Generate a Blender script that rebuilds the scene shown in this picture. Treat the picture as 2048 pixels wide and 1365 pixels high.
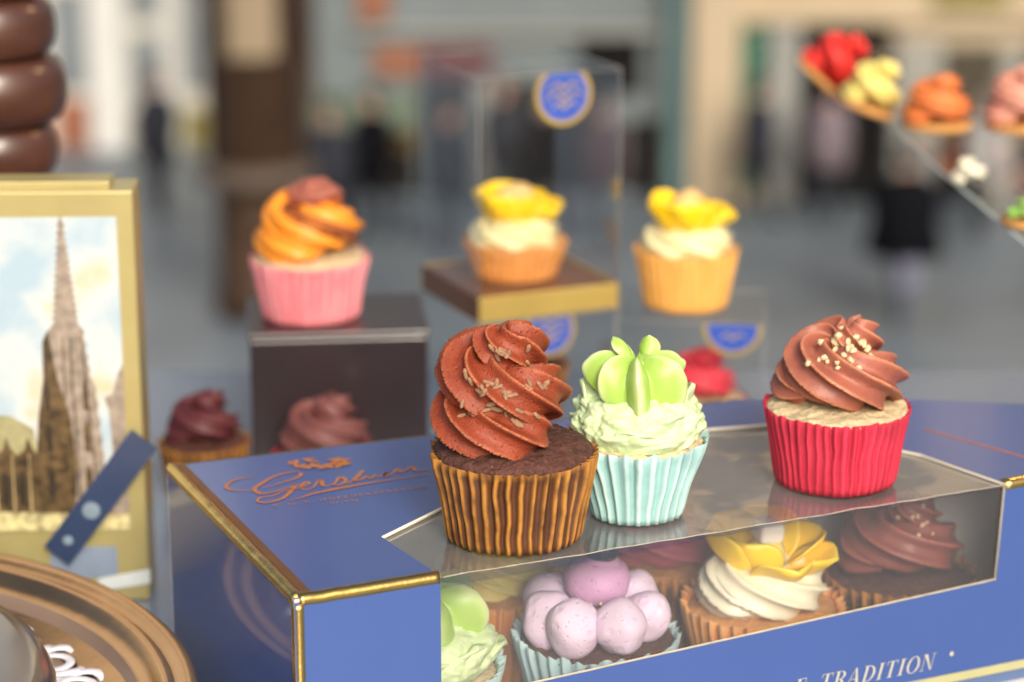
import bpy, bmesh, math, random
from mathutils import Vector, Matrix, noise
from mathutils.bvhtree import BVHTree

R = math.radians
PI = math.pi
for o in list(bpy.data.objects):
    bpy.data.objects.remove(o)
scene = bpy.context.scene
COL = scene.collection

# ---------------------------------------------------------------- camera
cam_data = bpy.data.cameras.new('camera')
cam = bpy.data.objects.new('camera', cam_data)
COL.objects.link(cam)
scene.camera = cam
cam.location = (0, 0, 0.3615)
cam.rotation_euler = (R(90 - 16), 0, 0)
cam_data.lens = 85
cam_data.sensor_width = 36
cam_data.clip_start = 0.05
cam_data.clip_end = 400
cam_data.dof.use_dof = True
cam_data.dof.focus_distance = 1.012
cam_data.dof.aperture_fstop = 5.6

# ---------------------------------------------------------------- sky, sun, exposure
world = bpy.data.worlds.new('World')
scene.world = world
world.use_nodes = True
wn = world.node_tree.nodes
wl = world.node_tree.links
sky = wn.new('ShaderNodeTexSky')
sky.sky_type = 'NISHITA'
sky.sun_disc = False
SUN_EL, SUN_AZ = R(33), R(163)          # azimuth measured from +Y towards +X
sky.sun_elevation = SUN_EL
sky.sun_rotation = SUN_AZ
sky.dust_density = 6.0
sky.air_density = 1.0
sky.ozone_density = 1.0
wl.new(sky.outputs[0], wn['Background'].inputs['Color'])
wn['Background'].inputs['Strength'].default_value = 0.13
sun_data = bpy.data.lights.new('sun', 'SUN')
sun_data.energy = 1.5
sun_data.angle = R(14)
sun_data.color = (1.0, 0.93, 0.82)
sun = bpy.data.objects.new('sun', sun_data)
COL.objects.link(sun)
_d = Vector((math.sin(SUN_AZ) * math.cos(SUN_EL), math.cos(SUN_AZ) * math.cos(SUN_EL), math.sin(SUN_EL)))
sun.rotation_euler = _d.to_track_quat('Z', 'Y').to_euler()
def area_lamp(name, locn, target, energy, size, color):
    d = bpy.data.lights.new(name, 'AREA')
    d.energy, d.size, d.color = energy, size, color
    d.shape = 'DISK'
    o = bpy.data.objects.new(name, d)
    COL.objects.link(o)
    o.location = locn
    o.rotation_euler = (Vector(locn) - Vector(target)).to_track_quat('Z', 'Y').to_euler()
area_lamp('added_front_fill', (0.16, -0.60, 0.74), (0.10, 1.0, -0.05), 18, 0.5, (1.0, 0.95, 0.88))  # added unseen fill behind the camera, brightens the display and box inside
area_lamp('warm_spot_lamp', (0.75, 1.75, 0.95), (0.05, 1.05, 0.0), 3.0, 0.10, (1.0, 0.62, 0.28))
scene.view_settings.view_transform = 'Standard'
scene.view_settings.look = 'None'
scene.view_settings.gamma = 1
scene.view_settings.exposure = 0.12
scene.render.engine = 'CYCLES'
scene.cycles.use_denoising = True
scene.cycles.max_bounces = 10
scene.cycles.transparent_max_bounces = 32
scene.cycles.sample_clamp_indirect = 6
scene.cycles.caustics_reflective = False
scene.cycles.caustics_refractive = False

# ---------------------------------------------------------------- materials
def lin(r, g, b):
    f = lambda c: (c / 255 / 12.92) if c / 255 <= 0.04045 else ((c / 255 + 0.055) / 1.055) ** 2.4
    return (f(r), f(g), f(b), 1.0)

def mat(name, rgb, rough=0.5, metal=0.0, var=0.12, vscale=40, bump=0.0, bscale=300, sss=0.0,
        coat=0.0, crough=0.1, attr=None, attr_rgb=None, speck=None, speck_rgb=None, speck_size=900, spec=0.5, tex='Object',
        bdist=0.001, sheen=0.0, pits=0.0, pit_scale=420):
    m = bpy.data.materials.new(name)
    m.use_nodes = True
    nt = m.node_tree
    n, l = nt.nodes, nt.links
    b = n['Principled BSDF']
    b.inputs['Roughness'].default_value = rough
    b.inputs['Metallic'].default_value = metal
    b.inputs['Specular IOR Level'].default_value = spec
    b.inputs['Coat Weight'].default_value = coat
    b.inputs['Coat Roughness'].default_value = crough
    if sheen:
        b.inputs['Sheen Weight'].default_value = sheen
    if sss:
        b.inputs['Subsurface Weight'].default_value = sss
        b.inputs['Subsurface Radius'].default_value = (0.004, 0.0025, 0.0015)
        b.inputs['Subsurface Scale'].default_value = 1.0
    tc = n.new('ShaderNodeTexCoord')
    c = lin(*rgb)
    nz = n.new('ShaderNodeTexNoise')
    nz.inputs['Scale'].default_value = vscale
    nz.inputs['Detail'].default_value = 5
    l.new(tc.outputs[tex], nz.inputs['Vector'])
    ramp = n.new('ShaderNodeValToRGB')
    lo = [max(0, v * (1 - var)) for v in c[:3]] + [1]
    hi = [min(1, v * (1 + var)) for v in c[:3]] + [1]
    ramp.color_ramp.elements[0].color = lo
    ramp.color_ramp.elements[0].position = 0.3
    ramp.color_ramp.elements[1].color = hi
    ramp.color_ramp.elements[1].position = 0.7
    l.new(nz.outputs['Fac'], ramp.inputs['Fac'])
    out = ramp.outputs['Color']
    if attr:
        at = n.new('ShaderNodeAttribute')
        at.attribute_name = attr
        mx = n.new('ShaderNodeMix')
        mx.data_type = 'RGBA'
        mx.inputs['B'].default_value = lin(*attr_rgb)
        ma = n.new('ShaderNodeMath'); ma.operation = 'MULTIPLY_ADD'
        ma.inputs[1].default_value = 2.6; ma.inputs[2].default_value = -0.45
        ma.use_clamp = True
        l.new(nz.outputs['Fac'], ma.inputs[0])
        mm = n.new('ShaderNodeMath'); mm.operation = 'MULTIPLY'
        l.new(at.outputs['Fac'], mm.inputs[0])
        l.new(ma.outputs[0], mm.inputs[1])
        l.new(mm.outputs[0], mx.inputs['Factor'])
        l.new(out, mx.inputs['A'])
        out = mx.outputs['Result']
    if speck:
        n2 = n.new('ShaderNodeTexNoise')
        n2.inputs['Scale'].default_value = speck_size
        n2.inputs['Detail'].default_value = 2
        l.new(tc.outputs[tex], n2.inputs['Vector'])
        r2 = n.new('ShaderNodeValToRGB')
        r2.color_ramp.elements[0].position = speck
        r2.color_ramp.elements[1].position = speck + 0.06
        l.new(n2.outputs['Fac'], r2.inputs['Fac'])
        mx = n.new('ShaderNodeMix')
        mx.data_type = 'RGBA'
        mx.inputs['B'].default_value = lin(*speck_rgb)
        l.new(r2.outputs['Color'], mx.inputs['Factor'])
        l.new(out, mx.inputs['A'])
        out = mx.outputs['Result']
    l.new(out, b.inputs['Base Color'])
    if bump:
        n3 = n.new('ShaderNodeTexNoise')
        n3.inputs['Scale'].default_value = bscale
        n3.inputs['Detail'].default_value = 6
        l.new(tc.outputs[tex], n3.inputs['Vector'])
        bp = n.new('ShaderNodeBump')
        bp.inputs['Strength'].default_value = bump
        bp.inputs['Distance'].default_value = bdist
        l.new(n3.outputs['Fac'], bp.inputs['Height'])
        l.new(bp.outputs['Normal'], b.inputs['Normal'])
        if pits:                              # small burst air bubbles
            vo = n.new('ShaderNodeTexVoronoi')
            vo.inputs['Scale'].default_value = pit_scale
            l.new(tc.outputs[tex], vo.inputs['Vector'])
            vr = n.new('ShaderNodeMapRange')
            vr.inputs['From Min'].default_value = 0.05
            vr.inputs['From Max'].default_value = 0.22
            l.new(vo.outputs['Distance'], vr.inputs['Value'])
            b2 = n.new('ShaderNodeBump')
            b2.inputs['Strength'].default_value = pits
            b2.inputs['Distance'].default_value = 0.0012
            l.new(vr.outputs['Result'], b2.inputs['Height'])
            l.new(bp.outputs['Normal'], b2.inputs['Normal'])
            l.new(b2.outputs['Normal'], b.inputs['Normal'])
    return m

def clear(name, tint=(0.96, 0.97, 0.97), rough=0.04, ior=1.5, boost=1.0, bump=0.15, bscale=18, haze=0.0):
    """thin clear plastic or glass sheet: Fresnel reflection over straight transmission"""
    m = bpy.data.materials.new(name)
    m.use_nodes = True
    n, l = m.node_tree.nodes, m.node_tree.links
    n.remove(n['Principled BSDF'])
    tr = n.new('ShaderNodeBsdfTransparent')
    tr.inputs['Color'].default_value = (*tint, 1)
    gl = n.new('ShaderNodeBsdfGlossy')
    gl.inputs['Roughness'].default_value = rough
    gl.inputs['Color'].default_value = (1, 1, 1, 1)
    fr = n.new('ShaderNodeFresnel')
    fr.inputs['IOR'].default_value = ior
    mul = n.new('ShaderNodeMath')
    mul.operation = 'MULTIPLY'
    mul.use_clamp = True
    mul.inputs[1].default_value = boost
    l.new(fr.outputs[0], mul.inputs[0])
    mx = n.new('ShaderNodeMixShader')
    l.new(mul.outputs[0], mx.inputs[0])
    l.new(tr.outputs[0], mx.inputs[1])
    l.new(gl.outputs[0], mx.inputs[2])
    top = mx.outputs[0]
    if haze:                                   # milky white diffuse stands in for the window's reflection veil
        df = n.new('ShaderNodeBsdfDiffuse')
        df.inputs['Color'].default_value = (0.85, 0.85, 0.86, 1)
        m2 = n.new('ShaderNodeMixShader')
        m2.inputs[0].default_value = haze
        l.new(top, m2.inputs[1])
        l.new(df.outputs[0], m2.inputs[2])
        top = m2.outputs[0]
    l.new(top, n['Material Output'].inputs['Surface'])
    tc = n.new('ShaderNodeTexCoord')
    nz = n.new('ShaderNodeTexNoise')
    nz.inputs['Scale'].default_value = bscale
    bp = n.new('ShaderNodeBump')
    bp.inputs['Strength'].default_value = bump
    bp.inputs['Distance'].default_value = 0.002
    l.new(tc.outputs['Object'], nz.inputs['Vector'])
    l.new(nz.outputs['Fac'], bp.inputs['Height'])
    l.new(bp.outputs['Normal'], gl.inputs['Normal'])
    l.new(bp.outputs['Normal'], fr.inputs['Normal'])
    return m

# ---------------------------------------------------------------- helpers
def empty(name, loc=(0, 0, 0), rz=0.0, label=None, cat=None, group=None, parent=None):
    o = bpy.data.objects.new(name, None)
    o.empty_display_size = 0.02
    COL.objects.link(o)
    o.location = loc
    o.rotation_euler = (0, 0, rz)
    o.parent = parent
    tag(o, label, cat, group)
    return o

def tag(o, label=None, cat=None, group=None, kind=None):
    if label: o['label'] = label
    if cat: o['category'] = cat
    if group: o['group'] = group
    if kind: o['kind'] = kind
    return o

def link_mesh(name, me, parent=None, loc=(0, 0, 0), rot=(0, 0, 0)):
    o = bpy.data.objects.new(name, me)
    COL.objects.link(o)
    o.parent = parent
    o.location = loc
    o.rotation_euler = rot
    return o

def mesh(name, verts, faces, mats, parent=None, smooth=True, attr=None, fmat=None, loc=(0, 0, 0), rot=(0, 0, 0), fix=False):
    me = bpy.data.meshes.new(name)
    me.from_pydata([tuple(v) for v in verts], [], faces)
    for m in (mats if isinstance(mats, (list, tuple)) else [mats]):
        me.materials.append(m)
    if smooth:
        me.polygons.foreach_set('use_smooth', [True] * len(me.polygons))
    if attr is not None:
        for k, vals in attr.items():
            a = me.attributes.new(k, 'FLOAT', 'POINT')
            a.data.foreach_set('value', vals)
    if fmat is not None:
        me.polygons.foreach_set('material_index', fmat)
    if fix:
        bm = bmesh.new(); bm.from_mesh(me)
        bmesh.ops.recalc_face_normals(bm, faces=bm.faces)
        bm.to_mesh(me); bm.free()
    me.update()
    return link_mesh(name, me, parent, loc, rot)

def grid_faces(rows, cols, wrap=True):
    f = []
    for i in range(rows - 1):
        for j in range(cols if wrap else cols - 1):
            a, b = i * cols + j, i * cols + (j + 1) % cols
            f.append((a, b, b + cols, a + cols))
    return f

def lathe(name, prof, n, m, parent=None, fun=None, loc=(0, 0, 0), rot=(0, 0, 0), attr=None, smooth=True):
    """profile of (r, z) turned about Z; fun(ang, i, r, z) -> r, z may ripple it; r < 0 not allowed"""
    v = []
    for i, (r, z) in enumerate(prof):
        for j in range(n):
            a = 2 * PI * j / n
            rr, zz = fun(a, i, r, z) if fun else (r, z)
            v.append((rr * math.cos(a), rr * math.sin(a), zz))
    f = grid_faces(len(prof), n)
    if prof[0][0] > 1e-5: pass
    return mesh(name, v, f, m, parent, smooth, attr, loc=loc, rot=rot)

def box(name, x0, x1, y0, y1, z0, z1, m, parent=None, bev=0.0, loc=(0, 0, 0), rot=(0, 0, 0), seg=2):
    bm = bmesh.new()
    bmesh.ops.create_cube(bm, size=1)
    for v in bm.verts:
        v.co = Vector(((x0 + x1) / 2 + v.co.x * (x1 - x0), (y0 + y1) / 2 + v.co.y * (y1 - y0), (z0 + z1) / 2 + v.co.z * (z1 - z0)))
    if bev:
        bmesh.ops.bevel(bm, geom=list(bm.edges), offset=bev, segments=seg, profile=0.5, affect='EDGES')
    me = bpy.data.meshes.new(name)
    bm.to_mesh(me); bm.free()
    me.materials.append(m)
    return link_mesh(name, me, parent, loc, rot)

def prism(name, pts, thick, mats, parent=None, mtx=None, loc=(0, 0, 0), rot=(0, 0, 0), inner=False):
    """polygon pts (x, y) at z=0 extruded to z=-thick; mtx maps it into place; with inner=True the underside takes mats[1]"""
    n = len(pts)
    v = [Vector((x, y, 0)) for x, y in pts] + [Vector((x, y, -thick)) for x, y in pts]
    if mtx is not None:
        v = [mtx @ p for p in v]
    f = [tuple(range(n)), tuple(range(2 * n - 1, n - 1, -1))] + [(i, i + n, (i + 1) % n + n, (i + 1) % n) for i in range(n)]
    fm = [0] + [1 if inner else 0] + [2 if inner and len(mats) > 2 else 0] * n
    return mesh(name, v, f, mats, parent, False, fmat=fm if isinstance(mats, (list, tuple)) else None, loc=loc, rot=rot)

def tube(name, pts, r, m, parent=None, n=10, closed=False, flat=1.0, loc=(0, 0, 0)):
    v, rows = [], len(pts)
    P = [Vector(p) for p in pts]
    for i, p in enumerate(P):
        if closed:
            t = (P[(i + 1) % rows] - P[i - 1]).normalized()
        else:
            t = (P[min(i + 1, rows - 1)] - P[max(i - 1, 0)]).normalized()
        up = Vector((0, 0, 1)) if abs(t.z) < 0.9 else Vector((0, 1, 0))
        a = t.cross(up).normalized()
        b = a.cross(t).normalized()
        rr = r[i] if isinstance(r, (list, tuple)) else r
        for j in range(n):
            q = 2 * PI * j / n
            v.append(p + a * (rr * math.cos(q)) + b * (rr * math.sin(q) * flat))
    f = grid_faces(rows, n)
    if closed:
        f += [((rows - 1) * n + j, (rows - 1) * n + (j + 1) % n, (j + 1) % n, j) for j in range(n)]
    else:
        f += [tuple(range(n - 1, -1, -1)), tuple((rows - 1) * n + j for j in range(n))]
    return mesh(name, v, f, m, parent, True, loc=loc)

def catmull(pts, k=8):
    out = []
    P = [pts[0]] + list(pts) + [pts[-1]]
    for i in range(1, len(P) - 2):
        p0, p1, p2, p3 = P[i - 1], P[i], P[i + 1], P[i + 2]
        for s in range(k):
            t = s / k
            out.append(tuple(0.5 * (2 * b + (c - a) * t + (2 * a - 5 * b + 4 * c - d) * t * t + (3 * b - a - 3 * c + d) * t ** 3)
                             for a, b, c, d in zip(p0, p1, p2, p3)))
    out.append(tuple(pts[-1]))
    return out

def interp(tab, t):
    for (a, va), (b, vb) in zip(tab, tab[1:]):
        if t <= b:
            s = (t - a) / (b - a) if b > a else 0
            s = s * s * (3 - 2 * s) * 0.5 + s * 0.5
            return va + (vb - va) * s
    return tab[-1][1]

def nz(p, s, o=0.0):
    return noise.noise(Vector((p[0] * s + o, p[1] * s - o, p[2] * s + 2.3 * o)))

# ---------------------------------------------------------------- material set
M = {}
M['gold'] = mat('gold_foil', (214, 178, 104), 0.26, 1.0, 0.10, 60, 0.12, 500)
M['gold_print'] = mat('gold_print', (205, 128, 62), 0.42, 0.35, 0.1, 200)
M['gold_pale'] = mat('pale_gold_print', (198, 192, 172), 0.5, 0.2, 0.06, 200)
M['box_blue'] = mat('blue_card', (62, 86, 146), 0.42, 0, 0.05, 9, 0.10, 700, coat=0.8, crough=0.07, bdist=0.0003)
M['card_inner'] = mat('grey_card_inside', (222, 214, 206), 0.7, 0, 0.06, 30)
M['card_edge'] = mat('card_cut_edge', (236, 228, 206), 0.7, 0, 0.05, 80)
M['slate'] = mat('slate_blue_shelf', (112, 130, 152), 0.25, 0, 0.10, 3, 0.05, 40, coat=0.3)
M['film'] = clear('clear_film', (0.965, 0.96, 0.96), 0.03, 1.5, 1.9, 0.35, 26, 0.11)
M['film_front'] = clear('clear_front_film', (0.97, 0.965, 0.965), 0.03, 1.5, 1.2, 0.12, 16, 0.045)
M['acrylic'] = clear('clear_box_plastic', (0.96, 0.965, 0.965), 0.05, 1.5, 0.25, 0.06, 12, 0.004)
M['glass'] = clear('shelf_glass', (0.97, 0.98, 0.98), 0.02, 1.5, 0.12, 0.0, 12)
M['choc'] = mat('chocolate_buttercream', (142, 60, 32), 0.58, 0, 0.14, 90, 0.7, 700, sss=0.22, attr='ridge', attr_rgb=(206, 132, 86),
                speck=0.60, speck_rgb=(104, 46, 26), speck_size=1500, bdist=0.0006, pits=0.55, pit_scale=380)  # lighter ridge tint paints an edge highlight on the crests
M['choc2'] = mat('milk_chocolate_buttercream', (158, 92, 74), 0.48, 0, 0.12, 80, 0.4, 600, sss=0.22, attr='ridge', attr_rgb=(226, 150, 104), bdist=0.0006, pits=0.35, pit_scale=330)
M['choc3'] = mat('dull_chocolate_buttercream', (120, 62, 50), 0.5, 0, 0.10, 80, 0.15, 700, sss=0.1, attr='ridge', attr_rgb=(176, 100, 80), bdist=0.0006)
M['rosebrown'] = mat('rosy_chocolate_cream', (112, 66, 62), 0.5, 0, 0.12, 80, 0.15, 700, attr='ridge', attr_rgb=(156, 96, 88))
M['orange_cream'] = mat('orange_cream', (240, 150, 44), 0.45, 0, 0.08, 80, 0.1, 700, sss=0.15, attr='stripe', attr_rgb=(120, 52, 36))
M['orange_roll'] = mat('orange_striped_cream', (226, 128, 66), 0.5, 0, 0.10, 80, 0.1, 700, attr='ridge', attr_rgb=(120, 60, 40))
M['peach_roll'] = mat('peach_striped_cream', (226, 160, 138), 0.5, 0, 0.10, 80, 0.1, 700, attr='ridge', attr_rgb=(150, 74, 60))
M['red_cream'] = mat('red_cream', (214, 44, 36), 0.5, 0, 0.12, 90, 0.1, 700, sss=0.1)
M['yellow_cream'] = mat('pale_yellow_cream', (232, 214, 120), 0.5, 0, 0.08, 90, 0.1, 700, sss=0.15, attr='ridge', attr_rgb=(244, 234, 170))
M['white_cream'] = mat('white_cream', (232, 226, 200), 0.45, 0, 0.05, 90, 0.12, 600, sss=0.2)
M['cream'] = mat('vanilla_cream', (232, 222, 170), 0.45, 0, 0.05, 90, 0.12, 600, sss=0.2)
M['mint_cream'] = mat('pale_green_cream', (204, 222, 172), 0.55, 0, 0.08, 70, 0.5, 420, sss=0.2, bdist=0.001)
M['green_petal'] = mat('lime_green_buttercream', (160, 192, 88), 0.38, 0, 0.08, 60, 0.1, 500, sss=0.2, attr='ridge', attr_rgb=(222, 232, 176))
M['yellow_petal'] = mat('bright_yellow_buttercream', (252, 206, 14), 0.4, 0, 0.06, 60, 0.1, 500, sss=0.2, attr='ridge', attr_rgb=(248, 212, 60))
M['mauve'] = mat('mauve_cream', (222, 200, 222), 0.6, 0, 0.06, 70, 0.35, 800, sss=0.15, bdist=0.0006, pits=0.5, pit_scale=300)
M['mauve_dark'] = mat('dark_mauve_cream', (196, 150, 188), 0.6, 0, 0.06, 70, 0.3, 700, sss=0.15, bdist=0.0006, pits=0.5, pit_scale=300)
M['berry'] = mat('dark_berry', (42, 40, 56), 0.4, 0, 0.2, 120, 0.2, 500)
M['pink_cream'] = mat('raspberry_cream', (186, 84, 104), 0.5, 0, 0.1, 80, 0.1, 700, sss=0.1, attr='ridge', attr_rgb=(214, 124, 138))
M['brown_cake'] = mat('chocolate_sponge', (84, 48, 38), 0.75, 0, 0.35, 260, 1.0, 420, bdist=0.002, speck=0.72, speck_rgb=(168, 130, 120), speck_size=800)
M['pale_cake'] = mat('vanilla_sponge', (206, 186, 146), 0.8, 0, 0.12, 200, 0.8, 420, bdist=0.0015)
M['golden_cake'] = mat('golden_sponge', (206, 150, 84), 0.8, 0, 0.12, 200, 0.8, 420, bdist=0.0015)
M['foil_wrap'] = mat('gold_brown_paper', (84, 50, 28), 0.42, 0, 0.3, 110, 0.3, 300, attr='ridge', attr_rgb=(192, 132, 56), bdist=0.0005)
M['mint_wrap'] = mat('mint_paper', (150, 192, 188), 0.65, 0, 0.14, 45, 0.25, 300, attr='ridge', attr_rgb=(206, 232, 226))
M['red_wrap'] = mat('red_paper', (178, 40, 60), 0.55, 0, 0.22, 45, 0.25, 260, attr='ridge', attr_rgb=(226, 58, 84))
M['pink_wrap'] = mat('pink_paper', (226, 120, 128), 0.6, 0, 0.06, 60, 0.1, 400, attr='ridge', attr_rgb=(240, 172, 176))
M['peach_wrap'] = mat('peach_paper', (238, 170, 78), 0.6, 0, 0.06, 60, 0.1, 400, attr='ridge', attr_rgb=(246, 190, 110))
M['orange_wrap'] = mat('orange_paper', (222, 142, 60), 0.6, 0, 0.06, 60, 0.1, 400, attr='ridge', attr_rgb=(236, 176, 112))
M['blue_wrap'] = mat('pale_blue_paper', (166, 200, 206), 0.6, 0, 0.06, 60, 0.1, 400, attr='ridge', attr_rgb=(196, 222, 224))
M['sprinkle'] = mat('cocoa_sprinkle', (150, 112, 84), 0.7, 0, 0.2, 300, 0.6, 900)
M['nut'] = mat('chopped_hazelnut', (222, 200, 158), 0.6, 0, 0.2, 200, 0.5, 600)
M['marsh'] = mat('white_marshmallow', (244, 240, 232), 0.7, 0, 0.03, 60, sss=0.2)
M['biscuit'] = mat('biscuit', (224, 186, 120), 0.7, 0, 0.15, 120, 0.4, 400)

# ---------------------------------------------------------------- cupcake kit
def wrapper(parent, rt, rb, h, n, amp, m, seed=0, scallop=0.0012, z0=0.0, twist=0.0):
    rnd = random.Random(seed)
    jit = [rnd.uniform(0.45, 1.5) for _ in range(n)]
    ph = [rnd.uniform(-0.25, 0.25) for _ in range(n)]
    rim = [rnd.uniform(-0.5, 0.5) for _ in range(n)]
    cols, rows = n * 8, 13
    v, at = [], []
    for i in range(rows):
        t = i / (rows - 1)
        base = rb + (rt - rb) * (t ** 1.25)
        if i == 0: base *= 0.975
        for j in range(cols):
            p = j / 8
            k = int(p) % n
            x = p - int(p) + ph[k] * 0.3 * math.sin(2 * PI * (p - int(p)))
            wav = 1 - abs(2 * x - 1)
            wav = wav * wav * (3 - 2 * wav)
            a = 2 * PI * j / cols + twist * t + 0.035 * nz((k * 0.37, t * 2.6, seed), 1.0) + 0.012 * nz((k * 0.91, t * 7.0, seed), 1.0)
            r = base + amp * (0.35 + 0.65 * t) * (wav - 0.5) * jit[k]
            r += 0.0007 * nz((math.cos(a) * 2, math.sin(a) * 2, t * 1.5), 1.2, seed) * (1 if t < 0.95 else 0.3)
            z = z0 + h * t
            if t > 0.9:
                z += scallop * (wav * 0.8 + rim[k] * 0.7) * (t - 0.9) / 0.1
            v.append((r * math.cos(a), r * math.sin(a), z))
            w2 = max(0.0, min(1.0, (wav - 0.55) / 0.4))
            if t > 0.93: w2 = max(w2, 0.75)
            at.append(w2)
    f = grid_faces(rows, cols)
    # bottom disc
    f.append(tuple(range(cols - 1, -1, -1)))
    return mesh('wrapper', v, f, m, parent, True, {'ridge': at})

def cake(parent, r, z0, zt, dome, m, seed=0, rough=0.0011, low=0.62):
    """sponge: side from z0 to zt, domed top with crumbs"""
    prof = [(r * low, z0), (r * 0.90, zt - 0.006)]
    K = 20
    for i in range(K + 1):
        a = i / K * PI / 2
        prof.append((max(r * math.cos(a), 1e-5), zt + dome * math.sin(a)))
    def fun(a, i, rr, z):
        if i < 2: return rr, z
        p = (rr * math.cos(a), rr * math.sin(a), z)
        d = nz(p, 420, seed) * rough + nz(p, 160, seed + 3) * rough * 0.9
        return max(rr + d * 0.5, 1e-5), z + d
    return lathe('sponge', prof, 96, m, parent, fun)

def rope(parent, name, m, Rt, Zt, rt, turns, k, twist, depth, ang0=0.0, hand=-1, flat=0.9, seed=0, N=240, MM=60, off=(0, 0, 0),
         wob=0.0007, stripe=None, lean=(0, 0), sharp=0.04, tuck=0.25):
    """piped swirl: a star-nozzle rope laid along a rising, closing helix"""
    v, at, st = [], [], []
    def path(t):
        a = ang0 + hand * 2 * PI * turns * t
        r, z = interp(Rt, t), interp(Zt, t)
        return Vector((r * math.cos(a) + lean[0] * z, r * math.sin(a) + lean[1] * z, z))
    for i in range(N):
        t = i / (N - 1)
        p = path(t)
        d = (path(min(t + 0.002, 1)) - path(max(t - 0.002, 0))).normalized()
        a = ang0 + hand * 2 * PI * turns * t
        rad = Vector((math.cos(a), math.sin(a), 0))
        up = Vector((0, 0, 1))
        nrm = (rad - d * rad.dot(d)).normalized()
        b = nrm.cross(d).normalized()
        if b.z < 0: b = -b
        if t > 0.9:                        # the pull-off tip points up
            pass
        rr = interp(rt, t)
        for j in range(MM):
            ph = 2 * PI * j / MM
            q = ph + hand * twist * 2 * PI * turns * t
            x = k * q / 2
            x = x + tuck * math.sin(2 * x)
            s = math.sqrt(math.sin(x) ** 2 + sharp) / math.sqrt(1 + sharp)
            rho = rr * (1 - depth * s)
            c = p + nrm * (rho * math.cos(ph)) + b * (rho * math.sin(ph) * flat)
            w = nz(c, 95, seed) * wob + nz(c, 260, seed + 5) * wob * 0.35
            w += max(0.0, 1 - abs(math.sin(x)) / 0.4) * (0.55 * nz(c, 430, seed + 2) + 0.35 * nz(c, 900, seed + 6)) * wob * 0.9
            c = c + (nrm * math.cos(ph) + b * math.sin(ph)) * w
            v.append((c.x + off[0], c.y + off[1], c.z + off[2]))
            at.append(max(0.0, 1 - abs(math.sin(x)) / 0.33) ** 1.3 * 0.85)  # crest mask; chocolate creams tint it lighter as a painted edge highlight
            if stripe:
                lobe = int(round(q * k / (2 * PI))) % k
                st.append(1.0 if lobe in stripe else 0.0)
    f = grid_faces(N, MM)
    f += [tuple(range(MM - 1, -1, -1)), tuple((N - 1) * MM + j for j in range(MM))]
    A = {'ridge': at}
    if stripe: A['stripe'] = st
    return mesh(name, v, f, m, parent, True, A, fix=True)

def petal(parent, name, m, L, Wd, e0, e1, az, org, thick=0.0016, cup=0.0, fold=0.0, nu=16, nv=12, base=0.35, tip=1.0, seed=0, side=0.0, wave=0.0, blunt=2):
    """one piped petal: leaves org at elevation e0 and bends to e1 (degrees), width Wd, cupped or folded along its length"""
    top, bot, at_t = [], [], []
    x = z = 0.0
    C, S = math.cos(az), math.sin(az)
    for i in range(nu + 1):
        u = i / nu
        e = R(e0 + (e1 - e0) * u)
        if i:
            x += L / nu * math.cos(e)
            z += L / nu * math.sin(e)
        prof = math.sqrt(max(0.0, 1 - abs((u - 0.5) / 0.5) ** blunt)) if u > 0.5 else base + (1 - base) * math.sin(u * PI)
        w = Wd / 2 * max(prof, 0.03) * (1 if u < 0.5 else 1)
        for j in range(nv + 1):
            s = -1 + 2 * j / nv
            y = s * w + side * u * u
            dz = cup * s * s * w - fold * abs(s) ** 1.35 * w * (1 - 0.35 * u)
            dz += wave * math.sin(3.0 * s + 4 * u + seed) * w
            th = thick * (1 - 0.55 * s * s) * (1 - 0.35 * u)
            nx, nzv = -math.sin(e), math.cos(e)
            for lst, sg in ((top, 0.5), (bot, -0.5)):
                px = x + nx * (dz + sg * th)
                pz = z + nzv * (dz + sg * th)
                w1 = 0.0004 * nz((px, y, pz), 180, seed)
                lst.append((org[0] + px * C - y * S, org[1] + px * S + y * C, org[2] + pz + w1))
            edge = max(abs(s), (u - 0.5) * 2)
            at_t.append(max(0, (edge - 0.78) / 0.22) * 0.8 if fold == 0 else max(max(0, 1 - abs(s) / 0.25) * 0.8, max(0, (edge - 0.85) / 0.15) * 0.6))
    n1 = len(top)
    cols = nv + 1
    f = grid_faces(nu + 1, cols, False)
    fb = [tuple(q + n1 for q in reversed(t)) for t in f]
    rim = [j for j in range(cols)] + [i * cols + cols - 1 for i in range(1, nu + 1)] + [nu * cols + j for j in range(cols - 2, -1, -1)] + [i * cols for i in range(nu - 1, 0, -1)]
    fs = [(rim[i], rim[i] + n1, rim[(i + 1) % len(rim)] + n1, rim[(i + 1) % len(rim)]) for i in range(len(rim))]
    return mesh(name, top + bot, f + fb + fs, m, parent, True, {'ridge': at_t + at_t}, fix=True)

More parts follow.
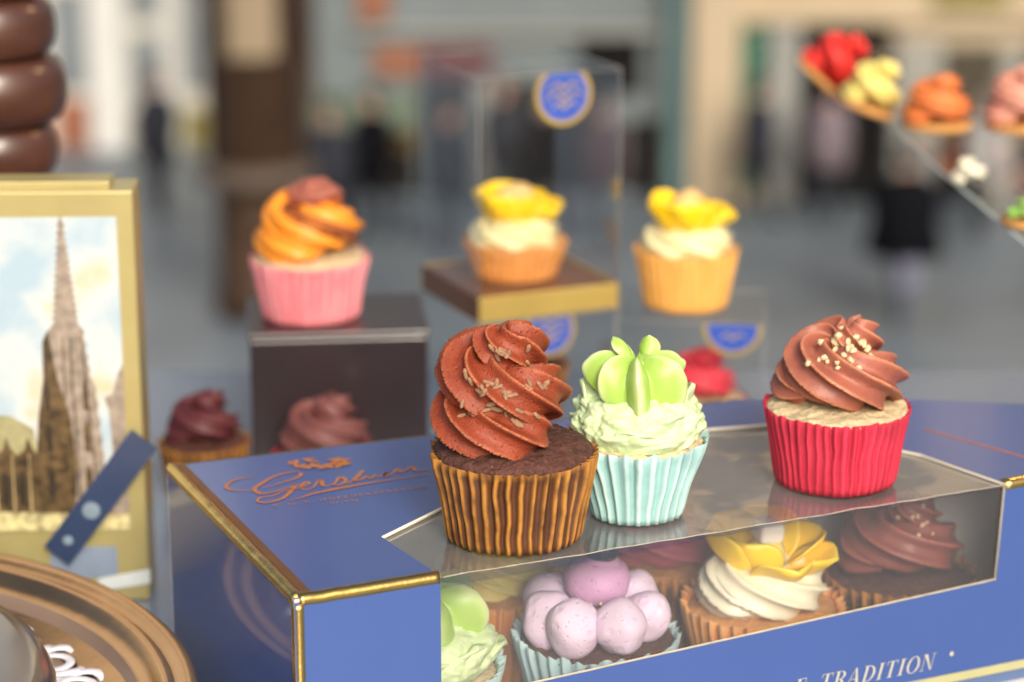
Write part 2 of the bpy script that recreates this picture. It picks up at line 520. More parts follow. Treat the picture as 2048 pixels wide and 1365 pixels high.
def blob(parent, name, m, c, rx, ry, rz, n=40, wob=0.05, ws=90, seed=0, pits=0, tilt=(0, 0), egg=0.0):
    rnd = random.Random(seed)
    P = [Vector((rnd.uniform(-1, 1), rnd.uniform(-1, 0), rnd.uniform(-0.4, 0.9))).normalized() for _ in range(pits)]
    ps = [rnd.uniform(0.05, 0.12) for _ in range(pits)]
    v = []
    rows = n * 3 // 4
    rm = Matrix.Rotation(tilt[0], 3, 'X') @ Matrix.Rotation(tilt[1], 3, 'Y')
    for i in range(rows + 1):
        th = PI * i / rows
        for j in range(n):
            a = 2 * PI * j / n
            d = Vector((math.sin(th) * math.cos(a), math.sin(th) * math.sin(a), -math.cos(th)))
            k = 1 + wob * nz((d.x * rx, d.y * ry, d.z * rz), ws, seed) + egg * d.z * 0.5 * (1 - abs(d.z)) 
            for q, s in zip(P, ps):
                g = (d - q).length
                if g < s * 1.6:
                    k -= 0.10 * math.exp(-(g / s) ** 2 * 2)
            p = rm @ Vector((d.x * rx * k, d.y * ry * k, d.z * rz * k))
            v.append((c[0] + p.x, c[1] + p.y, c[2] + p.z))
    return mesh(name, v, grid_faces(rows + 1, n), m, parent, True, {'ridge': [0.0] * len(v)})

def bvh_of(o):
    me = o.data
    return BVHTree.FromPolygons([v.co.copy() for v in me.vertices], [tuple(p.vertices) for p in me.polygons])

_shapes = {}
def rod_mesh(name, L, r, m, lumpy=0.0, n=8, rows=7, seed=0):
    v = []
    for i in range(rows):
        t = i / (rows - 1)
        rr = r * math.sqrt(max(0.02, 1 - (2 * t - 1) ** 6))
        for j in range(n):
            a = 2 * PI * j / n
            k = 1 + lumpy * nz((math.cos(a), math.sin(a), t * 3), 1.7, seed)
            v.append((rr * k * math.cos(a), rr * k * math.sin(a), (t - 0.5) * L))
    me = bpy.data.meshes.new(name)
    me.from_pydata(v, [], grid_faces(rows, n) + [tuple(range(n - 1, -1, -1)), tuple((rows - 1) * n + j for j in range(n))])
    me.materials.append(m)
    me.polygons.foreach_set('use_smooth', [True] * len(me.polygons))
    return me

def scatter_on(target, spots, shapes, name, seed, lay=True, sink=0.0004):
    """lay small pieces on a cupcake's surface; spots are (angle about the axis seen from the front, height)"""
    rnd = random.Random(seed)
    tree = bvh_of(target)
    for a, z, cnt, spread in spots:
        for _ in range(cnt):
            aa = a + rnd.gauss(0, spread)
            zz = z + rnd.gauss(0, spread * 0.012)
            org = Vector((math.sin(aa) * 0.08, -math.cos(aa) * 0.08, zz + 0.03))
            d = Vector((-math.sin(aa), math.cos(aa), -0.36)).normalized()
            hit = tree.ray_cast(org, d)
            if hit[0] is None: continue
            p, nn = hit[0], hit[1]
            if nn.dot(d) > 0: nn = -nn
            t = nn.orthogonal().normalized()
            t = (Matrix.Rotation(rnd.uniform(0, 2 * PI), 3, nn) @ t)
            if not lay:
                t = (t + nn * rnd.uniform(-0.4, 0.8)).normalized()
            o = link_mesh(name, rnd.choice(shapes), target, p + nn * sink)
            o.rotation_euler = t.to_track_quat('Z', 'Y').to_euler()
            s = rnd.uniform(0.8, 1.2)
            o.scale = (s, s, s)

# ---------------------------------------------------------------- the setting: square below, shelf
shelf_z = -0.112
ground_z = -6.3
M['paving'] = mat('grey_paving', (112, 122, 130), 0.45, 0, 0.25, 0.5, 0.1, 6, tex='Object', coat=0.1, crough=0.3)
g = mesh('square_ground', [(-160, -120, ground_z), (160, -120, ground_z), (160, 200, ground_z), (-160, 200, ground_z)], [(0, 1, 2, 3)], M['paving'], smooth=False)
tag(g, kind='structure')
sh = box('display_shelf', -0.62, 0.62, 0.70, 1.58, shelf_z - 0.03, shelf_z, M['slate'], bev=0.003)
tag(sh, kind='structure')

# ---------------------------------------------------------------- the blue confectionery box
BOX_AZ = R(24.2)
bx = empty('cake_box', (-0.086, 0.890, 0), BOX_AZ, 'large blue confectionery box with gold edges and a clear window, cupcakes standing on its top', 'box')
HB = 0.0885
top_poly = [(0, 0), (0.0625, 0), (0.057, 0.051), (0.100, 0.078), (0.170, 0.120), (0.250, 0.1245), (0.288, 0.117), (0.326, 0.050), (0.3375, 0),
            (0.445, 0), (0.445, 0.078), (0.4164, 0.0946), (0.3755, 0.1207), (0.29, 0.160), (0, 0.178)]
CARD = [M['box_blue'], M['card_inner'], M['card_edge']]
prism('top_panel', top_poly, 0.0012, CARD, bx, inner=True)
# front panel: x right, local y -> -z ; outward is -y
FM = Matrix(((1, 0, 0, 0), (0, 0, 1, 0), (0, 1, 0, 0), (0, 0, 0, 1)))   # (x, y, z) -> (x, z, y)
def front(pts, th, mats, name, yoff=0.0, inner=True):
    # polygon given as (x, z); thickness runs inwards (+y)
    n = len(pts)
    v = [Vector((x, yoff, z)) for x, z in pts] + [Vector((x, yoff + th, z)) for x, z in pts]
    f = [tuple(range(n)), tuple(range(2 * n - 1, n - 1, -1))] + [(i, i + n, (i + 1) % n + n, (i + 1) % n) for i in range(n)]
    fm = [0, 1 if inner else 0] + [2 if inner else 0] * n
    return mesh(name, v, f, mats, bx, False, fmat=fm)
front([(0, -HB), (0.445, -HB), (0.445, -0.0015), (0.3375, -0.0015), (0.3355, -0.046), (0.0625, -0.0562), (0.0625, -0.0015), (0, -0.0015)], 0.0012, CARD, 'front_panel')
def wall(name, p, q, z0, z1, mats, th=0.0012):
    d = (Vector((q[0], q[1], 0)) - Vector((p[0], p[1], 0)))
    nrm = Vector((-d.y, d.x, 0)).normalized() * th           # inwards (left of p->q)
    P, Q = Vector((p[0], p[1], 0)), Vector((q[0], q[1], 0))
    v = [P + Vector((0, 0, z0)), Q + Vector((0, 0, z0)), Q + Vector((0, 0, z1)), P + Vector((0, 0, z1))]
    v += [w + nrm for w in v]
    f = [(0, 1, 2, 3), (7, 6, 5, 4), (0, 4, 5, 1), (1, 5, 6, 2), (2, 6, 7, 3), (3, 7, 4, 0)]
    return mesh(name, v, f, mats, bx, False, fmat=[0, 1, 0, 0, 0, 0])
wall('side_panel', (0, 0.178), (0, 0.0012), shelf_z, -0.0015, CARD)
wall('side_panel', (0.445, 0.0012), (0.445, 0.078), shelf_z, -0.0015, CARD)
wall('back_panel', (0.445, 0.078), (0.29, 0.160), shelf_z, -0.0015, CARD)
wall('back_panel', (0.29, 0.160), (0, 0.178), shelf_z, -0.0015, CARD)
prism('floor_panel', [(0.0015, 0.0045), (0.443, 0.0045), (0.443, 0.077), (0.289, 0.158), (0.0015, 0.176)], 0.0015, [M['card_inner']], bx, Matrix.Translation((0, 0, shelf_z + 0.004)))
M['base_blue'] = mat('slate_blue_card', (92, 112, 150), 0.45, 0, 0.05, 9, coat=0.4)
M['base_pale'] = mat('pale_card_band', (186, 184, 180), 0.5, 0, 0.05, 9, coat=0.3)
front([(0.0, shelf_z), (0.445, shelf_z), (0.445, -0.0925), (0, -0.0925)], 0.0012, [M['base_blue'], M['card_inner'], M['card_edge']], 'base_panel', 0.0012)
front([(0.0, -0.1035), (0.445, -0.1035), (0.445, -0.0985), (0, -0.0985)], 0.0008, [M['base_pale']] * 3, 'base_band', 0.0003)
# rolled gold edging
def trim(name, pts, r, flat=1.0):
    return tube(name, pts, r, M['gold'], bx, 12)
def wav(p, q, n, amp, seed):
    P, Q = Vector(p), Vector(q)
    return [tuple(P.lerp(Q, i / n) + Vector((0, 0, amp * noise.noise(Vector((i * 0.31, seed, 0)))))) for i in range(n + 1)]
trim('gold_edge', wav((0.0022, 0.0022, -0.0015), (0.0622, 0.0022, -0.0015), 30, 0.0003, 1), 0.0029)
trim('gold_edge', wav((0.3378, 0.0022, -0.0015), (0.445, 0.0022, -0.0015), 30, 0.0003, 2), 0.0029)
trim('gold_edge', wav((0.0022, 0.0022, -0.0015), (0.0022, 0.178, -0.0015), 60, 0.0003, 3), 0.0029)
trim('gold_edge', wav((0.0022, 0.0022, -0.0028), (0.0022, 0.0022, -HB), 40, 0.0, 3), 0.0029)
trim('gold_edge', wav((0, 0.178, -0.0008), (0.29, 0.160, -0.0008), 30, 0.0, 3), 0.0011)
trim('gold_edge', wav((0.29, 0.160, -0.0008), (0.445, 0.078, -0.0008), 30, 0.0, 3), 0.0008)
front([(0.0, -0.0925), (0.445, -0.0925), (0.445, -0.0885), (0, -0.0885)], 0.0022, [M['gold_pale_metal'] if 'gold_pale_metal' in M else mat('pale_gold_band', (214, 206, 150), 0.35, 0.4, 0.05, 60)] * 3, 'gold_band', -0.0006)
prism('printed_line', [(0.3475, 0.0805), (0.3482, 0.0812), (0.3682, 0.0255), (0.3672, 0.0250)], 0.0003, [M['gold_print']], bx, Matrix.Translation((0, 0, 0.0003)))
M['bronze'] = mat('bronze_strip', (128, 84, 44), 0.35, 0.5, 0.15, 60)
prism('bronze_strip', [(0.0046, 0.0052), (0.0088, 0.0052), (0.0084, 0.176), (0.0046, 0.176)], 0.0003, [M['bronze']], bx, Matrix.Translation((0, 0, 0.0003)))
# pale cut edge of the opening
def cut_edge(pts, z):
    return tube('cut_edge', [(x, y, z) for x, y in pts], 0.0006, M['card_edge'], bx, 6)
cut_edge([(0.057, 0.051), (0.100, 0.078), (0.170, 0.120)], -0.0002)
cut_edge([(0.170, 0.120), (0.250, 0.1245), (0.288, 0.117)], -0.0002)

M['film_rim'] = mat('film_rim', (176, 166, 148), 0.4, 0, 0.25, 120)
# clear window film: top sheet, front sheet, fold
fz = -0.0016
film_top = [(0.050, 0.0015), (0.350, 0.0015), (0.338, 0.052), (0.300, 0.126), (0.25, 0.135), (0.165, 0.130), (0.09, 0.085), (0.048, 0.052)]
def film_grid(name, fn, nu, nv, m):
    v = [fn(i / nu, j / nv) for i in range(nu + 1) for j in range(nv + 1)]
    return mesh(name, v, grid_faces(nu + 1, nv + 1, False), m, bx, True)
mesh('top_film', [(x, y, fz) for x, y in film_top], [tuple(range(len(film_top)))], M['film'], bx, False)
def ffilm(u, w):
    x = 0.058 + (0.342 - 0.058) * u
    z = -0.0012 + (-0.060 + 0.012 * u + 0.0012) * w
    return (x, 0.0021 + 0.0006 * nz((x, 0, z), 30), z)
film_grid('front_film', ffilm, 40, 12, M['film_front'])
M['fold'] = clear('film_fold', (0.93, 0.92, 0.93), 0.08, 1.55, 3.2, 0.5, 60)
def ffold(u, w):
    x = 0.0635 + (0.3372 - 0.0635) * u
    s = 0.0045 * max(0.12, (1 - u * 1.25)) + 0.0004
    k = 0.0007 * nz((x, 3, 0), 60) + (0.0012 * math.exp(-((x - 0.187) / 0.003) ** 2)) 
    return (x, -0.0004 + 0.001 * w + 0.0003 * nz((x, w, 1), 90), -0.0010 + k - s * w)
film_grid('film_fold', ffold, 160, 4, M['fold'])
tube('film_edge', [(0.0635 + (0.3372 - 0.0635) * i / 120, -0.0003, -0.0006 + 0.0007 * nz((0.0635 + (0.3372 - 0.0635) * i / 120, 3, 0), 60)) for i in range(121)], 0.00022, M['film_rim'], bx, 6)
tube('film_edge', [(0.0625 + (0.3355 - 0.0625) * i / 30, -0.0002, -0.0562 + 0.0102 * i / 30) for i in range(31)], 0.00026, M['film_rim'], bx, 6)
tube('film_edge', [(0.3375, -0.0002, -0.002), (0.3355, -0.0002, -0.046)], 0.00022, M['film_rim'], bx, 6)

# gold lettering on the box top
def ribbon(name, strokes, m, parent, z, maxw=0.0011):
    v, f = [], []
    for pts, w0, w1, w2 in strokes:
        P = [Vector((p[0], p[1], 0)) for p in catmull(pts, 8)]
        n = len(P)
        s0 = len(v)
        for i, p in enumerate(P):
            t = i / (n - 1)
            d = (P[min(i + 1, n - 1)] - P[max(i - 1, 0)]).normalized()
            q = Vector((-d.y, d.x, 0))
            w = (w0 + (w1 - w0) * t * 2) if t < 0.5 else (w1 + (w2 - w1) * (t * 2 - 1))
            v += [p + q * w + Vector((0, 0, z)), p - q * w + Vector((0, 0, z))]
        f += [(s0 + 2 * i, s0 + 2 * i + 1, s0 + 2 * i + 3, s0 + 2 * i + 2) for i in range(n - 1)]
    return mesh(name, v, f, m, parent, False)
K = 0.00045
strokes = [
    ([(0.0316, 0.1459), (0.0275, 0.1466), (0.0213, 0.145), (0.0166, 0.1394), (0.0164, 0.1341), (0.0205, 0.1311), (0.0255, 0.13)], K * .5, K * 2, K * .5),
    ([(0.0531, 0.145), (0.049, 0.1457), (0.0415, 0.1436), (0.0333, 0.1374), (0.0268, 0.1305), (0.0271, 0.1238), (0.0312, 0.123), (0.0387, 0.1251), (0.0457, 0.1286)], K, K * 2.4, K * .7),
    ([(0.0532, 0.1427), (0.0498, 0.1377), (0.0388, 0.1327), (0.03, 0.1301)], K * 2.4, K * 1.2, K * .5),
    ([(0.0457, 0.1286), (0.0394, 0.1193), (0.0334, 0.1133), (0.0258, 0.1112), (0.023, 0.1146), (0.026, 0.1188), (0.0314, 0.1186), (0.0388, 0.1229), (0.0455, 0.1232)], K * 2.6, K * 1.5, K * .7),
    ([(0.0455, 0.1232), (0.0503, 0.1265), (0.052, 0.1279), (0.0506, 0.1297), (0.0459, 0.1241), (0.0474, 0.1201), (0.0514, 0.1216)], K, K * 1.8, K),
    ([(0.0514, 0.1216), (0.0573, 0.1299), (0.0574, 0.1277), (0.0563, 0.1227), (0.0568, 0.1214)], K * .8, K * 2.6, K),
    ([(0.0568, 0.1214), (0.0616, 0.1225), (0.0671, 0.1299), (0.0682, 0.125), (0.064, 0.1204), (0.0612, 0.1216)], K * .8, K * 2.2, K),
    ([(0.0666, 0.1214), (0.0702, 0.122), (0.0753, 0.1284), (0.08, 0.134)], K * .8, K * 2.2, K * 2.2),
    ([(0.0702, 0.122), (0.075, 0.1231), (0.0785, 0.1259), (0.0791, 0.1223), (0.0834, 0.127)], K, K * 2, K),
    ([(0.0817, 0.1233), (0.0853, 0.1239), (0.0892, 0.1277), (0.0862, 0.1235), (0.0898, 0.1241)], K, K * 2, K),
    ([(0.0898, 0.1241), (0.0954, 0.1293), (0.0946, 0.1252)], K, K * 2.2, K * 2),
    ([(0.0956, 0.1248), (0.1008, 0.129), (0.103, 0.1291), (0.1018, 0.1242), (0.1091, 0.1231)], K, K * 2, K * .8),
    ([(0.0362, 0.1098), (0.0424, 0.1114), (0.049, 0.1139), (0.0619, 0.1158), (0.0744, 0.1168), (0.0856, 0.1172), (0.1062, 0.1167)], K * .4, K * 2.8, K * .4),
]
ribbon('script_lettering', strokes, M['gold_print'], bx, 0.0003)
rnd = random.Random(4)
ov, of = [], []
for i in range(34):                                   # laurel and crest ornament over the name
    u = rnd.uniform(-1, 1)
    cx = 0.0650 + 0.0120 * u + 0.0015 * rnd.uniform(-1, 1)
    cy = 0.1525 - 0.0030 * u + 0.0085 * (1 - 0.5 * abs(u)) * rnd.uniform(-1, 1)
    a = rnd.uniform(0, PI)
    l, w = rnd.uniform(0.0020, 0.0034), rnd.uniform(0.0009, 0.0015)
    s0 = len(ov)
    for j in range(10):
        q = 2 * PI * j / 10
        x, y = l * math.cos(q), w * math.sin(q)
        ov.append((cx + x * math.cos(a) - y * math.sin(a), cy + x * math.sin(a) + y * math.cos(a), 0.0003 + i * 0.000006))
    of.append(tuple(range(s0, s0 + 10)))
tag(mesh('crest_ornament', ov, of, M['gold_print'], bx, False), kind='stuff')

def text_mesh(name, body, size, m, parent, loc, rz=0.0, space=1.0):
    cu = bpy.data.curves.new(name, 'FONT')
    cu.body = body
    cu.size = size
    cu.space_character = space
    ob = bpy.data.objects.new(name, cu)
    COL.objects.link(ob)
    bpy.context.view_layer.update()
    me = bpy.data.meshes.new_from_object(ob.evaluated_get(bpy.context.evaluated_depsgraph_get()))
    bpy.data.objects.remove(ob)
    me.materials.clear()
    me.materials.append(m)
    return link_mesh(name, me, parent, loc, (0, 0, rz))
text_mesh('small_lettering', 'K. U. K. HOFZUCKERBÄCKER', 0.0042, M['gold_print'], bx, (0.027, 0.1045, 0.0003), R(-3), 1.35)
text_mesh('small_lettering', 'WIEN', 0.0038, M['gold_print'], bx, (0.051, 0.0975, 0.0003), R(-3), 1.5)

# serif capitals on the front: polygons in a unit-high cell
def arc(cx, cy, rx, ry, a0, a1, n=14):
    return [(cx + rx * math.cos(R(a0 + (a1 - a0) * i / n)), cy + ry * math.sin(R(a0 + (a1 - a0) * i / n))) for i in range(n + 1)]
def rect(x0, x1, y0, y1):
    return [(x0, y0), (x1, y0), (x1, y1), (x0, y1)]
S, H = 0.16, 0.035
def foot(x, y, w=0.36):
    return rect(x - w / 2, x + w / 2, y, y + H)
def ring(o, i):
    return [[o[k], o[k + 1], i[k + 1], i[k]] for k in range(len(o) - 1)]
GL = {
    'T': (0.80, [rect(0.32, 0.32 + S, 0.03, 0.97), foot(0.40, 0), rect(0.04, 0.76, 0.962, 1.0), [(0.04, 0.98), (0.10, 0.98), (0.05, 0.76), (0.03, 0.76)], [(0.70, 0.98), (0.76, 0.98), (0.77, 0.76), (0.75, 0.76)]]),
    'I': (0.44, [rect(0.14, 0.14 + S, 0.03, 0.97), foot(0.22, 0), foot(0.22, 0.965)]),
    'D': (0.90, [rect(0.14, 0.14 + S, 0.03, 0.97), foot(0.20, 0), foot(0.20, 0.965)] + ring(arc(0.34, 0.5, 0.50, 0.5, -90, 90), arc(0.34, 0.5, 0.34, 0.455, -90, 90)) + [rect(0.2, 0.36, 0.0, 0.04), rect(0.2, 0.36, 0.96, 1.0)]),
    'O': (0.92, ring(arc(0.46, 0.5, 0.43, 0.52, 0, 360, 28), arc(0.46, 0.5, 0.275, 0.475, 0, 360, 28))),
    'A': (0.86, [[(0.02, 0.03), (0.07, 0.03), (0.43, 1.0), (0.39, 1.0)], [(0.60, 0.03), (0.80, 0.03), (0.47, 1.03), (0.38, 1.0)], rect(0.17, 0.66, 0.32, 0.36), foot(0.06, 0, 0.26), foot(0.70, 0, 0.34)]),
    'R': (0.86, [rect(0.14, 0.14 + S, 0.03, 0.97), foot(0.22, 0), foot(0.20, 0.965), rect(0.2, 0.40, 0.96, 1.0), rect(0.2, 0.42, 0.48, 0.52)] + ring(arc(0.38, 0.74, 0.34, 0.26, -90, 90), arc(0.38, 0.74, 0.19, 0.22, -90, 90)) + [[(0.40, 0.50), (0.55, 0.50), (0.86, 0.0), (0.68, 0.0)]]),
    'N': (0.92, [rect(0.13, 0.17, 0.03, 0.97), rect(0.75, 0.79, 0.0, 0.97), [(0.10, 1.0), (0.29, 1.0), (0.79, 0.0), (0.70, 0.0)], foot(0.15, 0, 0.28), foot(0.77, 0.965, 0.28), rect(0.02, 0.2, 0.965, 1.0)]),
    'E': (0.74, [rect(0.14, 0.14 + S, 0.03, 0.97), rect(0.04, 0.66, 0, H), rect(0.04, 0.64, 0.965, 1.0), rect(0.2, 0.48, 0.49, 0.53), [(0.58, 0.98), (0.64, 0.98), (0.66, 0.74), (0.64, 0.74)], [(0.60, 0.02), (0.66, 0.02), (0.70, 0.26), (0.68, 0.26)]]),
}
def serif(word, x, zb, size, slant, track):
    for ch in word:
        if ch == ' ':
            x += size * 0.6
            continue
        wd, polys = GL[ch]
        v, f = [], []
        for k, p in enumerate(polys):
            s0 = len(v)
            v += [(px * size + slant * py * size, -0.0003 - 0.00001 * k, py * size) for px, py in p]
            f.append(tuple(range(s0, s0 + len(p))))
        mesh('printed_letter', v, f, M['gold_pale'], bx, False, loc=(x, 0, zb))
        x += (wd + track) * size
    return x
xe = serif('TRADITION', 0.2430, -0.0842, 0.0078, 0.28, 0.10)
serif('E', 0.2300, -0.0842, 0.0078, 0.28, 0.10)
mesh('printed_dot', [(0.0011 * math.cos(a * PI / 8), -0.0003, 0.0012 * math.sin(a * PI / 8)) for a in range(16)], [tuple(range(16))], M['gold_pale'], bx, False, loc=(0.3135, 0, -0.0785))

def loc(x, y, z=0.0):
    c, s = math.cos(BOX_AZ), math.sin(BOX_AZ)
    return (-0.086 + c * x - s * y, 0.890 + s * x + c * y, z)

SHAPES = [rod_mesh('sprinkle', 0.0052, 0.0010, M['sprinkle'], 0.35, seed=s) for s in range(3)]
NUTS = [rod_mesh('nut_piece', 0.0034, 0.0014, M['nut'], 1.3, n=5, rows=4, seed=s) for s in range(4)]
CRUMBS = [rod_mesh('nut_crumb', 0.0016, 0.0008, M['nut'], 0.9, n=6, rows=4, seed=s + 9) for s in range(3)]

# --- 1. chocolate cupcake in gold-brown paper (front, in focus)
c1 = empty('cupcake', (0.001, 0.965, 0.0), 0, 'chocolate cupcake with tall brown swirl and sprinkles in pleated gold-brown paper', 'cupcake')
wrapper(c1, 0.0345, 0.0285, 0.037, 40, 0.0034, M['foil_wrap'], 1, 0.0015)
cake(c1, 0.0335, 0.002, 0.037, 0.0075, M['brown_cake'], 2)
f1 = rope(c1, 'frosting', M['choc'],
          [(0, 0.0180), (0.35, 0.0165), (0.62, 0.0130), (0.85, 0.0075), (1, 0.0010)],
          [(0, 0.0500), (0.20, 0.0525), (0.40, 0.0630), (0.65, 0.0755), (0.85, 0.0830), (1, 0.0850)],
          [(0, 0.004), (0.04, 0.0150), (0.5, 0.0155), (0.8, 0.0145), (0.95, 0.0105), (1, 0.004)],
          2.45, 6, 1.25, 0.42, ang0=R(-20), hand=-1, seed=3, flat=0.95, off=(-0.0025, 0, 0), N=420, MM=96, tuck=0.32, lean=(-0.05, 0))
scatter_on(f1, [(-0.35, 0.078, 6, 0.16), (-0.45, 0.062, 9, 0.22), (-0.15, 0.060, 5, 0.2), (-0.55, 0.050, 8, 0.25), (0.1, 0.048, 4, 0.3), (0.7, 0.062, 3, 0.12), (0.5, 0.078, 2, 0.2)], SHAPES, 'sprinkle', 11)

# --- 2. green flower cupcake in mint paper
c2 = empty('cupcake', (0.054, 0.993, 0.0), 0, 'cupcake with pale green cream and lime green star flower in mint pleated paper', 'cupcake')
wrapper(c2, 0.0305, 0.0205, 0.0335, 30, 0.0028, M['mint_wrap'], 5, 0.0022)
cake(c2, 0.0285, 0.002, 0.032, 0.004, M['pale_cake'], 2)
def messy_cream(parent, name, m, r, z0, h, seed, amp=0.0030, n=170, ex=0.75):
    prof = [(r * 0.90, z0 - 0.002)]
    KK = 44
    for i in range(KK + 1):
        a = -0.35 + (PI / 2 + 0.35) * i / KK
        prof.append((max(r * math.cos(a) ** ex if math.cos(a) > 0 else 0, 1e-5), z0 + h * (math.sin(a) + 0.35) / 1.35))
    def fun(a, i, rr, z):
        p = (rr * math.cos(a), rr * math.sin(a), z)
        q = (p[0] * 1.0 + 0.012 * nz(p, 60, seed), p[1], p[2] * 1.6)
        d = abs(nz(q, 75, seed)) * 2 - 0.55
        d2 = abs(nz(q, 190, seed + 4)) * 2 - 0.5
        d3 = nz(q, 520, seed + 8)
        k = amp * (d + 0.42 * d2 + 0.12 * d3)
        fade = min(1, rr / 0.008)
        return max(rr + k * fade, 1e-5), z + k * 0.5
    return lathe(name, prof, n, m, parent, fun)
m2 = messy_cream(c2, 'cream', M['mint_cream'], 0.0288, 0.036, 0.0215, 7, ex=0.85)
for az, e0, e1, w, ln, zz, rr in ((-150, 70, 20, 0.016, 0.012, 0.040, 0.022), (-95, 60, 30, 0.018, 0.010, 0.040, 0.025), (-60, 65, 40, 0.016, 0.012, 0.043, 0.024),
                                  (-20, 60, 10, 0.014, 0.012, 0.042, 0.022), (-170, 60, 30, 0.016, 0.011, 0.046, 0.019), (20, 60, 30, 0.015, 0.012, 0.044, 0.02),
                                  (60, 75, 60, 0.018, 0.014, 0.050, 0.020), (100, 75, 70, 0.018, 0.012, 0.052, 0.020), (170, 75, 60, 0.018, 0.014, 0.048, 0.021), (-5, 80, 70, 0.014, 0.013, 0.048, 0.0225), (-35, 70, 60, 0.012, 0.010, 0.044, 0.025)):
    a = R(az)
    petal(c2, 'cream_fold', M['mint_cream'], ln, w, e0, e1, a, (rr * math.cos(a) * 0.9, rr * math.sin(a) * 0.9, zz - 0.002), 0.0030, cup=0.1, wave=0.12, seed=az)
def star_blob(parent, m, c, sc, k, seed, ang=0.0, ln=None):
    """one squeeze of a star nozzle: sharp-crested lobes that part at the top and droop outwards"""
    rnd = random.Random(seed)
    ln = ln or [rnd.uniform(0.5, 1.15) for _ in range(k)]
    wd = [rnd.uniform(0.90, 1.12) for _ in range(k)]
    bend = [rnd.uniform(-0.34, 0.34) for _ in range(k)]
    crest = [(0.0005, 0.0010), (0.0060, 0.0036), (0.0125, 0.0038), (0.0178, 0.0010), (0.0203, -0.0045), (0.0206, -0.0105), (0.0190, -0.0160), (0.0150, -0.0192), (0.0110, -0.0195)]
    vall = [(0.0005, 0.0000), (0.0034, 0.0002), (0.0072, -0.0012), (0.0102, -0.0045), (0.0116, -0.0092), (0.0118, -0.0130), (0.0113, -0.0158), (0.0108, -0.0178), (0.0103, -0.0190)]
    crest, vall = catmull(crest, 5), catmull(vall, 5)
    rows, cols = len(crest), k * 22
    v, at = [], []
    for i in range(rows):
        t = i / (rows - 1)
        (rc, zc), (rv_, zv) = crest[i], vall[i]
        for j in range(cols):
            p = j / 22
            L0 = int(p) % k
            x = p - int(p) - 0.5
            xx = min(1.0, math.sqrt(4 * x * x + 0.004) * (1 + 0.55 * t * t))
            w = max(0.0, 1 - xx) ** (0.95 - 0.2 * t)
            a_ = ang + 2 * PI * p / k + bend[L0] * math.sin(t * 2.6) * w + 0.22 * t
            r = (rv_ + (rc * wd[L0] - rv_) * w) * sc
            z = (zv + (zc * (ln[L0] if zc < 0 else 1) - zv) * w) * sc
            q = (c[0] + r * math.cos(a_), c[1] + r * math.sin(a_), c[2] + z)
            d = 0.0004 * nz(q, 150, seed)
            v.append((q[0] + d, q[1], q[2] + d))
            at.append(max(0.0, 1 - abs(x) / 0.16) * 0.95 * min(1, t * 4))  # paler crest tint paints a highlight along each lobe's ridge
    return mesh('green_star', v, grid_faces(rows, cols), m, parent, True, {'ridge': at}, fix=True)
star_blob(c2, M['green_petal'], (-0.001, -0.004, 0.0690), 1.08, 7, 5, R(-120), [1.25, 0.95, 0.35, 0.25, 0.3, 0.45, 0.8])
for az, e0, e1, L, w, dx in ((150, 80, 10, 0.012, 0.009, -0.003), (-30, 35, -50, 0.011, 0.010, 0.001), (60, 72, 65, 0.010, 0.010, 0.004)):
    petal(c2, 'petal', M['green_petal'], L, w, e0, e1, R(az), (dx - 0.001, -0.003, 0.0700), 0.0028, cup=-0.5, base=0.5, seed=az)

# --- 3. nut-topped chocolate cupcake in red paper
c3 = empty('cupcake', (0.146, 1.036, 0.0), 0, 'cupcake with brown swirl and chopped nuts in bright red pleated paper', 'cupcake')
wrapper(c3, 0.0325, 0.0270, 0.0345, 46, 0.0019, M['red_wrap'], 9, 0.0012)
cake(c3, 0.0315, 0.002, 0.0340, 0.0030, M['pale_cake'], 5)
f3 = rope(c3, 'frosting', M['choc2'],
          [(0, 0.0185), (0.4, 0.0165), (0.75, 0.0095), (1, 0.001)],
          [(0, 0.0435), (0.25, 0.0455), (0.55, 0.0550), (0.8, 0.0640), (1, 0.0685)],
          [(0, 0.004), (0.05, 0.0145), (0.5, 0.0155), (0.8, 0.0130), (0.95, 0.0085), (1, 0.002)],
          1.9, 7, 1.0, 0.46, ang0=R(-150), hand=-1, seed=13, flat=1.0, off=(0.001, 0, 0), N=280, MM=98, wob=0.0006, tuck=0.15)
scatter_on(f3, [(-0.45, 0.064, 7, 0.25), (-0.35, 0.052, 8, 0.28), (0.55, 0.062, 9, 0.22), (0.85, 0.056, 6, 0.15), (0.1, 0.057, 5, 0.25)], NUTS, 'nut_piece', 5, lay=False)

